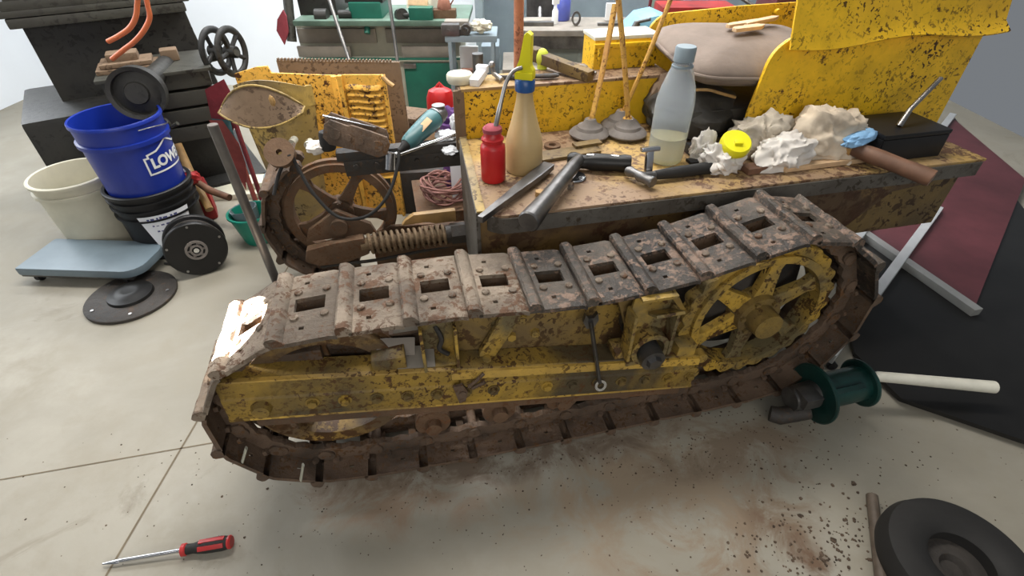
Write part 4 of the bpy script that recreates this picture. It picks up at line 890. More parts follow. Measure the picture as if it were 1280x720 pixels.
# rusty yellow hood panel and the louvred side panel, leaning on a brown board
t = thing('hood_panel', 'rust-chipped yellow sheet metal hood panel behind the radiator shell', 'hood panel')
y_ = 2.86; A_ = ay(293, 92, y_); B_ = ay(420, 94, y_)
m = MB(); m.prism([(A_.x, A_.z), (A_.x + .13, A_.z + .035), (A_.x + .19, A_.z + .04), (A_.x + .2, A_.z + .005), (B_.x, B_.z), (B_.x, .0), (A_.x + .02, .0)], .014, Matrix.Translation((0, y_, 0)) @ SIDE, .002); part('sheet', m, 'hood_yellow', t)
m = MB(); m.box((B_.x - .01, y_ - .015, B_.z / 2), (.03, .03, B_.z)); part('folded_edge', m, 'hood_yellow', t); fin(t)
t = thing('louvred_panel', 'yellow louvred engine side panel leaning behind the far track', 'louvred panel')
y_ = 2.80; A_ = ay(422, 93, y_); B_ = ay(481, 91, y_); m = MB(); wd = B_.x - A_.x; zt = A_.z
m.box((A_.x + wd / 2, y_, zt / 2), (wd, .012, zt)); m.box((A_.x + .012, y_ - .015, zt / 2), (.024, .03, zt)); m.box((B_.x - .008, y_ - .015, zt / 2), (.016, .03, zt)); part('sheet', m, 'hood_yellow', t)
m = MB()
for k in range(16):
    z = zt - .075 - k * .034
    def lv(u, v, z=z): x = A_.x + .028 + u * (wd - .05); e = min(1, min(u, 1 - u) * 16); return V((x, y_ - .007 - .015 * e * math.sin(v * PI / 2), z + .022 * (1 - v) + .004 * math.sin(u * 7)))
    m.sheet(14, 4, lv, .004)
part('louvres', m, 'hood_yellow', t)
m = MB(); m.tube([ay(478, 96, 2.78), ay(484, 102, 2.77), ay(492, 108, 2.76)], .012, 8); part('latch', m, 'wood_handle', t, 'tan bent latch'); fin(t)
y_ = 3.02; A_ = ay(346, 75, y_); B_ = ay(500, 82, y_); m = MB(); m.prism([(A_.x, 0), (A_.x, A_.z), (B_.x, B_.z + .02), (B_.x + .01, 0)], .022, Matrix.Translation((0, y_, 0)) @ SIDE, .002)
for k in range(34): m.box((A_.x + .01 + k * .019, y_ - .003, A_.z + .004 + (B_.z - A_.z + .02) * (k / 36)), (.009, .02, .014), bev=0)
t = thing('brown_board', 'brown board with notched top edge standing behind the yellow panels', 'board'); part('board', m, 'brown_board', t); fin(t)
# painted sheets left of the radiator shell
for nm, P_, y_, mt, lb in (('painted_sheet', [(256, 112), (278, 100), (292, 118), (298, 150), (288, 168), (266, 150)], 2.74, 'maroon_cloth', 'curved dull red sheet behind the radiator shell, upper one'),
                     ('painted_sheet', [(264, 148), (286, 152), (296, 176), (294, 198), (276, 178)], 2.71, 'teal_paint', 'curved teal sheet between the red and pink ones'),
                     ('painted_sheet', [(261, 150), (276, 152), (300, 178), (308, 205), (306, 240), (288, 200)], 2.68, 'pink_paint', 'curved faded pink sheet behind the radiator shell, lower one')):
    pp = [ay(u, v, y_) for u, v in P_]; m = MB()
    lo = [m.bm.verts.new(q + V((0, .02 * math.sin(i * 2), 0))) for i, q in enumerate(pp)]; f_ = m.bm.faces.new(lo); bmesh.ops.solidify(m.bm, geom=[f_], thickness=.016); 
    bx = sum((q.x for q in pp)) / len(pp); zl = sum((q.z for q in pp)) / len(pp); m.box((bx + .02, y_ + .02, zl / 2), (.02, .02, zl))
    one(nm, m, mt, lb, 'sheet metal', 'painted sheets by the radiator shell')
m = MB(); m.lathe([(0, 0), (.07, 0), (.085, .02), (.095, .18), (.088, .20), (0, .20)], TM(az(352, 262, 0) + V((0, .1, 0))), 28); one('grey_canister', m, 'cabinet_blue', 'grey canister under the radiator shell', 'canister')

# ================================================================== big dark machine tool at the left
t = thing('shaping_machine', 'tall dark grey machine tool with slotted table and twin handwheels at far left', 'machine tool')
MR = .62; MP = V((-2.10, 3.52, 0)); M = TM(MP, MR)
m = MB(); m.box((-.45, .10, .30), (1.0, .75, .60), M=M, bev=.03); m.box((-.40, .05, .03), (1.15, .95, .06), M=M, bev=.01); part('base', m, 'machine_grey', t)
m = MB(); m.prism([(-.75, .55), (.12, .55), (.08, .90), (.05, 1.40), (-.75, 1.40)], .5, M @ Matrix.Translation((0, .28, 0)) @ SIDE, .02); part('column', m, 'machine_grey', t)
m = MB(); 
for k, (w_, z_, h_) in enumerate(((.80, 1.045, .05), (.86, 1.09, .035), (.80, 1.13, .05), (.74, 1.20, .10), (.70, 1.32, .14))): m.box((-.36, .22, z_), (w_ * 1.08, .62, h_), M=M, bev=.012)
part('ram', m, 'machine_olive', t)
M2 = TM(V((-1.86, 3.14, 0)), .50)
m = MB()
for k in range(4): m.box((-.20, .05, .765 - k * .098), (.52 - .02 * k, .42, .082), M=M2, bev=.006)
m.box((-.20, .08, .62), (.46, .36, .40), M=M2); m.box((-.20, .05, .815), (.56, .46, .018), M=M2); part('slotted_table', m, 'machine_olive', t)
m = MB(); m.box((-.32, .02, .835), (.30, .20, .022), M=M2, bev=.008); m.box((-.32, .02, .860), (.25, .17, .022), M=M2, bev=.008); m.box((-.33, .03, .89), (.15, .11, .04), M=M2, bev=.01); m.box((-.11, .10, .855), (.09, .09, .06), M=M2, bev=.01); part('vice_block', m, 'brown_board', t, 'brown stepped block on the table')
pc = ay(172, 116, 2.62); M3 = frame(pc, (1, .35, 0), (.38, -.9, .15)); m = MB(); m.lathe([(0, .03), (.05, .03), (.055, .01), (.10, .0), (.105, .03), (.125, .035), (.125, -.06), (0, -.06)], M3, 48); m.cyl(pc, pc + V((-.12, .5, 0)), .05, seg=16); part('belt_pulley', m, 'machine_grey', t)
def handwheel(c, axd, R, nsp, lab):
    M = frame(c, (0, 0, 1), axd); m = MB(); m.tube([M @ V((R * math.cos(a), R * math.sin(a), 0)) for a in [k * 2 * PI / 48 for k in range(48)]], .014, 10, closed=True, flat=1.4)
    w = part('handwheel', m, 'machine_grey', t)
    for k in range(nsp):
        a = k * 2 * PI / nsp + .4; s = MB(); s.tube([M @ V((.02 * math.cos(a), .02 * math.sin(a), -.01)), M @ V((R * .5 * math.cos(a), R * .5 * math.sin(a), -.006)), M @ V((R * math.cos(a), R * math.sin(a), 0))], [.014, .012, .014], 8); s.build('spoke', 'machine_grey', w)
    s = MB(); s.cyl(M @ V((0, 0, -.035)), M @ V((0, 0, .03)), .032, seg=20); s.build('hub', 'machine_grey', w)
wd_ = V((.90, -.16, .0))
handwheel(ay(290, 65, 3.12), wd_, .118, 5, ''); handwheel(ay(270, 64, 3.18), wd_, .115, 4, '')
m = MB(); c1 = ay(296, 66, 3.10); c2 = ay(228, 82, 3.42); m.cyl(c1, c2, .018, seg=14); m.cyl(c2, c2.lerp(c1, .35), .05, .035, seg=20); m.cyl(c2, c2 - (c1 - c2) * .6, .075, seg=24)
m.tube([ay(245, 82, 3.3), ay(250, 92, 3.2), ay(262, 84, 3.15)], .014); m.sph(ay(262, 83, 3.15), .018); m.tube([ay(240, 86, 3.3), ay(247, 104, 3.25)], .016); part('feed_shaft', m, 'machine_olive', t)
m = MB(); m.tube(bez([ay(190, 158, 2.85), ay(205, 150, 2.8), ay(214, 158, 2.8), ay(222, 154, 2.8)], 6), .012); part('crank_lever', m, 'machine_olive', t)
m = MB(); m.box((.12, .02, .02), (.42, .30, .04), M=TM(V((-1.93, 3.10, 0)), .1), bev=.012); m.box((.20, .0, .06), (.14, .14, .05), M=TM(V((-1.93, 3.10, 0)), .1), bev=.01); part('foot', m, 'cream_plastic', t, 'pale grey foot casting'); fin(t)
for k, (P_, lb) in enumerate((([(176, -30), (172, 0), (170, 20), (163, 34), (150, 44), (135, 52)], 'orange air hose looping in front of the machine, left strand'), ([(178, -30), (184, 4), (187, 22), (180, 38), (168, 52), (155, 62), (140, 74)], 'orange air hose looping in front of the machine, right strand'))):
    m = MB(); m.tube(bez([ay(u, v, 2.55 + .05 * k) for u, v in P_], 8), .011, 10); one('air_hose', m, 'hose_orange', lb, 'hose', 'orange hoses')

# ================================================================== green lathe at the back
t = thing('metal_lathe', 'green and cream metal lathe on a cabinet base against the back wall', 'lathe')
LY = 4.2
def X(u, v=60, y=LY): return ay(u, v, y).x
def Zz(v, y=LY): return ay(640, v, y).z
def bx3(m, u0, u1, v0, v1, y, d, bev=.008, vv=None):
    """box facing the viewer at depth y, d deep, edges measured on the photo"""
    vm = (v0 + v1) / 2; a = ay(u0, vm, y); b = ay(u1, vm, y); z1 = Zz(v0, y); z0 = Zz(v1, y); m.box(((a.x + b.x) / 2, y + d / 2, (z0 + z1) / 2), (abs(b.x - a.x), d, abs(z1 - z0)), bev=bev)
zb_ = Zz(74)
XL, XR = -1.66, -.40
m = MB(); m.box(((XL + XR) / 2, LY + .30, .03 + (zb_ - .03) / 2), (XR - XL, .55, zb_ - .03), bev=.01); part('cabinet', m, 'lathe_cream', t)
m = MB(); m.box((-.64, LY + .012, zb_ / 2 + .02), (.42, .03, zb_ - .10)); part('cabinet_door', m, 'lathe_green', t, 'dark green door')
m = MB(); m.box(((XL + XR) / 2, LY - .006, zb_ + .004), (XR - XL + .01, .02, .014)); part('green_stripe', m, 'lathe_green', t, 'dark green stripe')
m = MB(); m.box(((XL + XR) / 2, LY + .32, (zb_ + Zz(33)) / 2), (XR - XL, .45, Zz(33) - zb_)); part('splash_back', m, 'lathe_cream', t)
m = MB()
for u0, u1, v0, v1 in ((372, 438, 58, 72), (502, 568, 58, 72), (372, 470, 36, 54), (482, 572, 36, 54)):
    a = (XL + .06 if u0 < 400 else -1.05 + .0) if v0 < 50 else 0
    bx3(m, u0, u1, v0, v1, LY + .065 if v0 < 50 else LY + .01, .03)
part('drawer_front', m, 'lathe_tan', t, 'tan panels')
m = MB(); bx3(m, 366, 585, 26, 33, LY - .10, .62, .01); part('bed', m, 'lathe_dull_green', t, 'dull green bed and chip tray')
m = MB(); bx3(m, 436, 477, 3, 27, LY - .02, .30, .02); m.cyl(ay(459, 34, LY - .05), ay(459, 42, LY - .07), .022, seg=16); part('apron', m, 'lathe_green', t, 'green carriage apron')
m = MB(); bx3(m, 372, 420, -12, 24, LY + .1, .35, .02); part('headstock', m, 'machine_grey', t, 'dark headstock')
m = MB(); bx3(m, 430, 478, -8, 4, LY, .3); m.cyl(ay(424, 18, LY), ay(440, 18, LY), .03, seg=16); m.cyl(ay(395, 20, LY), ay(410, 20, LY), .05, seg=20); part('tool_post', m, 'machine_grey', t)
m = MB(); m.cyl(ay(357, -30, LY + .1), ay(365, 52, LY - .02), .035, seg=16); part('end_column', m, 'machine_olive', t, 'olive upright at the left end')
m = MB(); 
for k in range(4): m.cyl((XL + .08 + (XR - XL - .16) * (k % 2), LY + .08 + .42 * (k // 2), 0), (XL + .08 + (XR - XL - .16) * (k % 2), LY + .08 + .42 * (k // 2), .05), .035, seg=14)
part('levelling_feet', m, 'dark_iron', t)
m = MB(); bx3(m, 504, 520, 80, 86, LY - .02, .03); part('door_latch', m, 'steel', t); fin(t)
m = MB(); q = [(354, 12), (347, 24), (346, 38), (356, 56), (361, 40), (358, 20)]; q = [ay(u, v, LY - .06) for u, v in q]; m.prism([(w_.x, w_.z) for w_ in q], .02, Matrix.Translation((0, LY - .06, 0)) @ SIDE, .004); one('red_rag', m, 'maroon_cloth', 'dull red rag hanging from the left end of the lathe', 'rag')
for k, (u0, v0, u1, v1, lb) in enumerate(((410, -5, 437, 77, 'thin steel rod leaning on the lathe, left of two'), (484, -20, 501, 108, 'thin steel rod leaning on the lathe, right of two'))):
    m = MB(); m.cyl(ay(u0, v0, 3.9), ay(u1, v1, 3.72), .012, seg=10); q = ay(u1, v1, 3.72); m.cyl(q, V((q.x + .03, 3.68, 0)), .012, seg=10); one('leaning_rod', m, 'steel', lb, 'rod', 'rods leaning on the lathe')
# things along the lathe top
ZT = Zz(26, LY - .1) + .0
def on_bed(u, y=LY + .1): return V((X(u, 20, y), y, Zz(26, LY - .1)))
t = thing('swivel_pan', 'cream bin leaning on the right of the lathe bed', 'bin'); p = on_bed(530, LY + .12); m = MB(); m.box((0, 0, .10), (.19, .16, .15), M=TM(p, -.2), rx=-.35, bev=.01); part('bin', m, 'cream_plastic', t); m = MB(); m.box((0, -.09, .12), (.15, .012, .09), M=TM(p, -.2), rx=-.35); part('front_edge', m, 'pale_wood', t); fin(t)
m = MB(); m.box((0, 0, .04), (.17, .09, .08), M=TM(on_bed(527, LY - .04))); one('green_box', m, 'lathe_green', 'small green box on the lathe bed below the cream bin', 'box')
t = thing('oil_can', 'rust red oil can on the right end of the lathe', 'oil can'); p = on_bed(556, LY + .02); m = MB(); m.lathe([(0, .055), (.05, .055), (.052, .07), (.04, .12), (.016, .14), (.008, .22), (.004, .24), (0, .24)], TM(p), 24); part('can', m, 'brick', t); m = MB(); m.tube([p + V((.045, 0, .08)), p + V((.075, 0, .12)), p + V((.03, 0, .13))], .006); part('handle', m, 'brick', t)
m = MB(); m.box((0, 0, .028), (.17, .09, .056), M=TM(p)); part('tin_base', m, 'rust_brown', t); fin(t)
m = MB(); m.cyl(ay(503, 19, LY - .05), ay(500, 19, LY + .03), .045, seg=20); m.cyl(ay(512, 19, LY - .05), ay(495, 19, LY - .02), .014, seg=12); m.box((0, 0, .03), (.06, .06, .06), M=TM(on_bed(502, LY - .01))); one('tail_wheel', m, 'machine_grey', 'dark round handwheel block on the lathe bed', 'handwheel')
# grey shelf on a stand with parts on it, white and grey boxes under it
t = thing('side_table', 'small grey steel shelf stand at the right end of the lathe', 'table'); y_ = 3.75; a = ay(556, 52, y_); b = ay(621, 52, y_); m = MB(); m.box(((a.x + b.x) / 2, y_ + .17, Zz(50, y_)), (b.x - a.x, .30, .04)); part('top', m, 'cabinet_blue', t)
zt_ = Zz(50, y_) - .02
for x in (a.x + .03, b.x - .03):
    for yy in (y_ + .03, y_ + .27): m = MB(); m.box((x, yy, zt_ / 2), (.025, .025, zt_)); part('leg', m, 'cabinet_blue', t)
fin(t)
ZS = Zz(50, y_) + .02
def on_s(u, dy=.1): return V((ay(u, 44, y_ + dy).x, y_ + dy, ZS))
m = MB(); m.box((0, 0, .035), (.12, .07, .07), M=TM(on_s(564, .05))); m.cyl(on_s(561, .04) + V((0, -.03, .035)), on_s(561, .04) + V((0, -.04, .035)), .012, seg=12); one('steel_block', m, 'dark_steel', 'drilled steel block on the grey shelf, at its left', 'block')
m = MB(); m.ring(circ(.034, 28), circ(.018, 28), .05, Matrix.Translation(on_s(583, .05) + V((0, 0, .036))) @ SIDE); m.box((0, 0, .02), (.07, .06, .04), M=TM(on_s(578, .06))); one('bearing_block', m, 'dark_iron', 'dark bearing block in the middle of the grey shelf', 'block')
m = MB(); m.blob(on_s(602, .08) + V((0, 0, .05)), .075, (1, .7, .55), .45, 2.4, 4, 31, ridge=True); one('glove_pair', m, 'cream_plastic', 'pale cream glove bunched on the right of the grey shelf', 'glove')
m = MB(); m.box((0, 0, .018), (.24, .12, .035), M=TM(on_s(574, .21)), bev=.01); m.box((0, 0, .048), (.17, .10, .03), M=TM(on_s(572, .21)), bev=.01); one('folded_cloth', m, 'lathe_tan', 'folded grey cloth at the back of the grey shelf', 'cloth')
m = MB(); bx3(m, 576, 599, 58, 130, 4.13, .03); o = one('white_board', m, 'white_plastic', 'white panel standing under the grey shelf', 'panel'); 
for (nm, u0, u1, v0, y_, d_, mt, lb, ct) in (('grey_cabinet', 602, 624, 58, 4.28, .25, 'cabinet_blue', 'pale blue grey metal cabinet right of the white panel', 'cabinet'), ('brown_carton', 576, 599, 92, 3.93, .15, 'brick', 'brown carton under the grey shelf', 'carton')):
    m = MB(); a = ay(u0, v0 + 15, y_); b = ay(u1, v0 + 15, y_); z1 = Zz(v0, y_); m.box(((a.x + b.x) / 2, y_ + d_ / 2, z1 / 2), (b.x - a.x, d_, z1)); one(nm, m, mt, lb, ct)
o = [x for x in COL.objects if x.name.startswith('white_board')][0]; o.data.transform(Matrix.Translation((0, 0, 0)))
# gas can and clutter behind the grinder
t = thing('gas_can', 'red plastic gas can on brick blocks in front of the green lathe door', 'gas can'); p = ay(552, 138, 3.2); p.z = .475; m = MB(); m.lathe([(0, 0), (.085, 0), (.09, .02), (.088, .12), (.07, .165), (.03, .185), (0, .185)], TM(p) @ Matrix.Diagonal((1, .75, 1, 1)), 28); part('body', m, 'red_plastic', t); m = MB(); m.tube([p + V((-.05, 0, .15)), p + V((0, 0, .205)), p + V((.05, 0, .15))], .012); part('handle', m, 'red_plastic', t); fin(t)
m = MB(); m.box((0, 0, .2365), (.24, .20, .473), M=TM(V((p.x, p.y + .0, 0)), .2)); one('clay_block', m, 'brick', 'terracotta block under the red gas can', 'block')
q = ay(518, 140, 3.25); m = MB(); m.box((0, 0, q.z / 2), (.24, .20, q.z), M=TM(V((q.x - .06, 3.25, 0)), -.3)); one('clay_block', m, 'brown_board', 'brown block left of the red gas can', 'block')
q = ay(527, 152, 3.12); m = MB(); m.box((0, 0, q.z / 2), (.10, .08, q.z), M=TM(V((q.x + .02, 3.10, 0)), .5)); one('clay_block', m, 'pale_wood', 'small tan block in front of the brown block', 'block')
q = ay(565, 152, 2.75); m = MB(); m.blob((q.x, 2.75, q.z), .085, (.7, .6, 1.0), .4, 2.5, 4, 41, ridge=True); m.cyl((q.x, 2.75, 0), (q.x, 2.75, q.z), .07, seg=20); one('printed_bag', m, 'purple', 'dark purple printed bag in front of the terracotta block', 'bag')
q = ay(572, 140, 2.72); m = MB(); m.blob((q.x, 2.68, q.z - .05), .06, (.7, .5, .9), .4, 2.5, 4, 44, ridge=True); one('paper_scrap', m, 'paper_white', 'white crumpled paper on the purple bag', 'paper')
q = ay(572, 180, 2.55); m = MB(); m.prism([(-.08, 0), (.06, 0), (.05, .20), (-.01, .24)], .02, Matrix.Translation((q.x, 2.56, q.z - .12)) @ SIDE); m.box((q.x, 2.58, (q.z - .12) / 2), (.10, .06, q.z - .12)); one('paper_bag', m, 'paper_white', 'white paper bag standing left of the deck corner', 'bag')
m = MB(); m.box((0, 0, .14), (.40, .22, .28), M=TM(V((ay(520, 190, 2.9).x, 2.92, 0)), .1)); one('tool_chest', m, 'dark_iron', 'low dark metal chest behind the angle grinder', 'chest')

# ================================================================== far bench
t = thing('long_workbench', 'long grey green workbench with tan top in front of the panelled wall', 'workbench'); y_ = 3.75
a = ay(652, 42, y_); b = ay(806, 42, y_); z_ = Zz(42, y_)
m = MB(); m.box(((a.x + b.x) / 2, y_ + .22, z_), (b.x - a.x, .44, .035)); part('top', m, 'bench_top', t)
m = MB(); m.box(((a.x + b.x) / 2, y_ + .03, z_ - .055), (b.x - a.x - .01, .04, .09)); part('apron', m, 'dark_steel', t)
m = MB(); bx3(m, 660, 790, 53, 80, y_ + .03, .30); part('cabinet', m, 'bench_grey', t)
m = MB(); bx3(m, 628, 760, 87, 95, y_ - .15, .45); part('lower_shelf', m, 'bench_top', t)
for x in (a.x + .05, (a.x + b.x) / 2, b.x - .05):
    for yy in (y_ + .05, y_ + .38): m = MB(); m.box((x, yy, z_ / 2), (.045, .045, z_)); part('leg', m, 'bench_grey', t)
m = MB(); bx3(m, 698, 712, 78, 100, y_ - .02, .05); part('leg', m, 'lathe_dull_green', t, 'dull green leg'); fin(t)
def on_b(u, dy=.15): return V((ay(u, 40, y_ + dy).x, y_ + dy, z_ + .018))
t = thing('blue_jug', 'blue translucent bottle standing on the far workbench', 'jug'); m = MB(); p = on_b(701, .34); m.lathe([(0, 0), (.055, 0), (.06, .01), (.06, .13), (.045, .15), (.03, .16), (0, .16)], TM(p), 28); part('body', m, 'blue_jug', t); fin(t)
t = thing('spray_bottle', 'small white spray bottle beside the blue jug', 'bottle'); m = MB(); p = on_b(693, .22); m.lathe([(0, 0), (.022, 0), (.022, .08), (.01, .10), (.01, .12), (0, .12)], TM(p), 18); part('body', m, 'white_plastic', t); m = MB(); m.box((0, 0, .135), (.05, .02, .03), M=TM(p, .5)); part('trigger', m, 'white_plastic', t); fin(t)
m = MB(); m.ring([(x * .7, y_2) for x, y_2 in circ(.045, 24)], [(x * .6, y_2) for x, y_2 in circ(.032, 24)], .02, Matrix.Translation(on_b(719, .15) + V((0, 0, .046))) @ SIDE); one('steel_hook', m, 'dark_steel', 'dark curved steel hook standing on the far workbench', 'hook')
m = MB(); m.box((0, 0, .012), (.22, .05, .024), M=TM(on_b(672, .16))); one('steel_ruler', m, 'dark_steel', 'dark flat bar at the left of the far workbench', 'bar')
m = MB(); m.box((0, 0, .008), (.16, .04, .016), M=TM(on_b(760, .16))); one('steel_ruler', m, 'dark_steel', 'dark flat bar on the right of the far workbench', 'bar')
m = MB(); m.box((0, 0, .06), (.09, .03, .11), M=TM(on_b(762, .30)), bev=.02); one('white_clock', m, 'white_plastic', 'small white rounded plate at the back of the far workbench', 'plate')
t = thing('cooler_box', 'white cooler box under a sky blue cover at the right end of the far bench', 'box'); m = MB(); p = ay(806, 40, 3.5); m.box((p.x + .03, 3.55, p.z / 2), (.30, .26, p.z)); part('box', m, 'white_plastic', t); m = MB(); m.prism([(-.17, 0), (.17, 0), (.13, .07), (.02, .11), (-.08, .09)], .28, Matrix.Translation((p.x + .03, 3.55, p.z)) @ SIDE, .01); part('cover', m, 'sky_cloth', t, 'sky blue cover'); fin(t)
m = MB(); m.cyl(ay(795, 28, 3.4), ay(813, 24, 3.35), .010, seg=10); m.cyl(ay(790, 40, 3.4), ay(797, 28, 3.4), .022, seg=12); m.cyl(ay(791, 40, 3.4), V((ay(791, 40, 3.4).x, 3.4, 0)), .02, seg=12); one('vice_stand', m, 'dark_steel', 'dark stand with a lever in front of the cooler box', 'stand')
# office chair in front of the windows, coats and the red box
t = thing('swivel_chair', 'dark swivel chair seen against the far windows', 'chair'); q = ay(675, 8, 4.7); m = MB(); m.box((q.x, 4.72, q.z + .10), (.22, .05, .36), bev=.02); part('backrest', m, 'dark_steel', t); m = MB(); m.box((q.x, 4.5, q.z - .12), (.26, .30, .05), bev=.02); part('seat', m, 'dark_steel', t); m = MB(); m.cyl((q.x, 4.5, .06), (q.x, 4.5, q.z - .13), .03, seg=14); m.cyl((q.x, 4.6, q.z - .12), (q.x, 4.72, q.z), .02, seg=10); part('pedestal', m, 'dark_steel', t); m = MB()
for k in range(5): a_ = k * 2 * PI / 5; m.cyl((q.x, 4.5, .07), (q.x + .2 * math.cos(a_), 4.5 + .2 * math.sin(a_), .03), .016, seg=8); m.sph((q.x + .2 * math.cos(a_), 4.5 + .2 * math.sin(a_), .028), .028)
part('star_base', m, 'black_plastic', t); fin(t)
for k, (u0, mt, lb) in enumerate(((818, 'maroon_cloth', 'maroon curtain strip hanging behind the cooler, left one'), (827, 'rag_cream', 'cream curtain strip hanging behind the cooler, middle one'), (835, 'brick', 'brown curtain strip hanging behind the cooler, right one'))):
    m = MB(); p = ay(u0, 10, 4.6)
    m.sheet(16, 2, lambda u, v: V((p.x + (u - .5) * .085, 4.6 + .015 * math.sin(u * 14), .012 + v * 1.6)), .01); one('hanging_strip', m, mt, lb, 'curtain', 'strips behind the cooler')
m = MB(); p = ay(880, 16, 3.6); m.box((p.x + .03, 3.9, p.z / 2), (.50, .25, p.z), bev=.01); one('red_case', m, 'red_dark', 'dark red case behind the far fender', 'case')
m = MB(); p = ay(856, 8, 3.9); m.box((p.x - .03, 4.25, p.z / 2), (.20, .12, p.z), bev=.01); one('green_case', m, 'lathe_dull_green', 'dull green case left of the dark red case', 'case')
m = MB(); p = ay(940, 5, 3.6); q = ay(955, 14, 3.3); m.cyl(ay(918, -8, 3.4), ay(952, 14, 3.3), .010, seg=8); m.cyl(ay(952, 14, 3.3), V((ay(952, 14, 3.3).x, 3.3, 0)), .012, seg=8); one('thin_rod', m, 'dark_steel', 'thin dark rod behind the far fender', 'rod')
p = ay(982, 5, 3.5); m = MB(); m.box((p.x, 3.6, .75), (.16, .30, 1.5), bev=.01); one('dark_locker', m, 'maroon_panel', 'narrow dark locker behind the fender top', 'locker')
# ================================================================== RIGHT SIDE AND FOREGROUND
# low platform truck: pale frame rails with black and maroon decks
t = thing('platform_truck', 'low white framed platform with black and maroon decks behind the rear of the track', 'platform truck'); Z_ = .065
def rail_(p, q, w, h, mat='aluminium', nm='rail'):
    m = MB(); d = q - p; m.box((0, 0, 0), (d.length, w, h), M=frame((p + q) / 2, d, (0, 0, 1)), bev=.005); return part(nm, m, mat, t)
a0 = az(1036, 447, Z_); a1 = az(1172, 262, Z_); rail_(a0, a1, .045, .05)
b0 = az(1040, 338, Z_); b1 = az(1190, 145, Z_); rail_(b0, b1, .05, .05); 
c0 = az(1076, 290, Z_ - .004); c1 = az(1125, 324, Z_ - .004); c1 = c1 + (c1 - c0) * 1.6; rail_(c0, c1, .05, .04, 'rail_grey', 'cross_rail')
dk = [az(1067, 443, .03), az(1125, 500, .03), az(1300, 560, .03), az(1330, 330, .03), az(1190, 145, .03), az(1044, 330, .03)]
m = MB(); m.prism([(p.x, p.y) for p in dk], .02, Matrix.Translation((0, 0, .03)), .003); part('deck', m, 'black_oil', t, 'black deck board')
mr = [c0 + V((.03, .02, 0)), c1 + V((.02, .04, 0)), c1 + (b1 - b0) * .62, b1]; m = MB(); m.prism([(p.x, p.y) for p in mr], .012, Matrix.Translation((0, 0, .052)), .002); part('deck', m, 'maroon_panel', t, 'dark maroon deck board')
for p in (a0, a1, b1, dk[2]): m = MB(); m.cyl((p.x + .03, p.y - .012, .02), (p.x + .03, p.y + .012, .02), .02, seg=16); part('caster', m, 'black_plastic', t)
fin(t)
# green hydraulic pump with a white handle
t = thing('hydraulic_jack', 'dark green drum shaped jack lying on the floor behind the rear of the track', 'jack')
c0 = az(1012, 512, .10); c0 = V((1.20, 1.36, .11)); c1 = c0 + V((.20, .06, .01))
c0 = az(1016, 492, .118); d = V((.93, .22, .04)).normalized(); c1 = c0 + d * .20
m = MB(); m.cyl(c0 + d * .01, c1, .068, seg=32); part('drum', m, 'tool_green', t)
for c_, r_ in ((c0, .112), (c1, .088)): m = MB(); m.cyl(c_, c_ + d * .012, r_, seg=40); m.tube([c_ + d * .006 + frame((0, 0, 0), (0, 0, 1), d) @ V((r_ * math.cos(a), r_ * math.sin(a), 0)) for a in [k * 2 * PI / 40 for k in range(40)]], .007, 6, closed=True); part('end_flange', m, 'tool_green', t)
m = MB(); m.cyl(c0, c0 - d * .10, .052, .045, seg=24); m.box((0, 0, 0), (.07, .07, .05), M=frame(c0 - d * .05 + V((0, -.03, .03)), d, (0, 0, 1))); part('ram_body', m, 'dark_steel', t)
m = MB(); m.tube([c0 - d * .02 + V((0, -.04, -.05)), c0 - d * .13 + V((0, -.02, -.065)), c0 - d * .16 + V((0, 0, -.065))], [.03, .034, .030], 16); part('valve', m, 'dark_iron', t)
m = MB(); m.box((0, 0, 0), (.12, .02, .03), M=frame(c0 + d * .10 + V((0, -.05, .055)), d, (0, -.6, .8))); part('carry_bracket', m, 'tool_green', t); fin(t)
t = thing('painted_lever', 'chipped white painted round lever sticking out of the green jack', 'lever'); m = MB(); m.tube([c1 + d * .02 + V((0, 0, .02)), c1 + d * .06 + V((.01, -.005, .025)), c1 + V((.50, -.03, .01))], [.017, .020, .024], 16); part('bar', m, 'white_paint', t); m = MB(); m.tube([c1 + d * .012 + V((0, 0, .02)), c1 + d * .045 + V((0, 0, .02))], [.024, .024], 14); part('socket', m, 'wood_handle', t); fin(t)
# bottom right: round bar and a dark tyre edge
r0 = az(1090, 620, .022); r1 = az(1106, 760, .022); m = MB(); m.cyl(r0, r1, .018, seg=22); one('round_bar', m, 'bar_brown', 'brown round bar lying on the floor at the lower right', 'bar')
t = thing('spare_wheel', 'dark tyred wheel at the lower right edge beside the round bar', 'wheel'); c_ = az(1180, 720, 0); c_ = V((c_.x, c_.y, 0)); m = MB(); prof = [(.10, .01), (.15, .0), (.19, .015), (.205, .05), (.205, .075), (.19, .11), (.15, .125), (.10, .115), (.085, .10), (.085, .025), (.10, .01)]; m.lathe(prof, TM(c_), 64); part('tyre', m, 'black_rubber', t); m = MB(); m.lathe([(0, .04), (.03, .04), (.04, .06), (.085, .06), (.086, .03), (.0, .03)], TM(c_), 40); part('rim', m, 'dark_iron', t); fin(t)
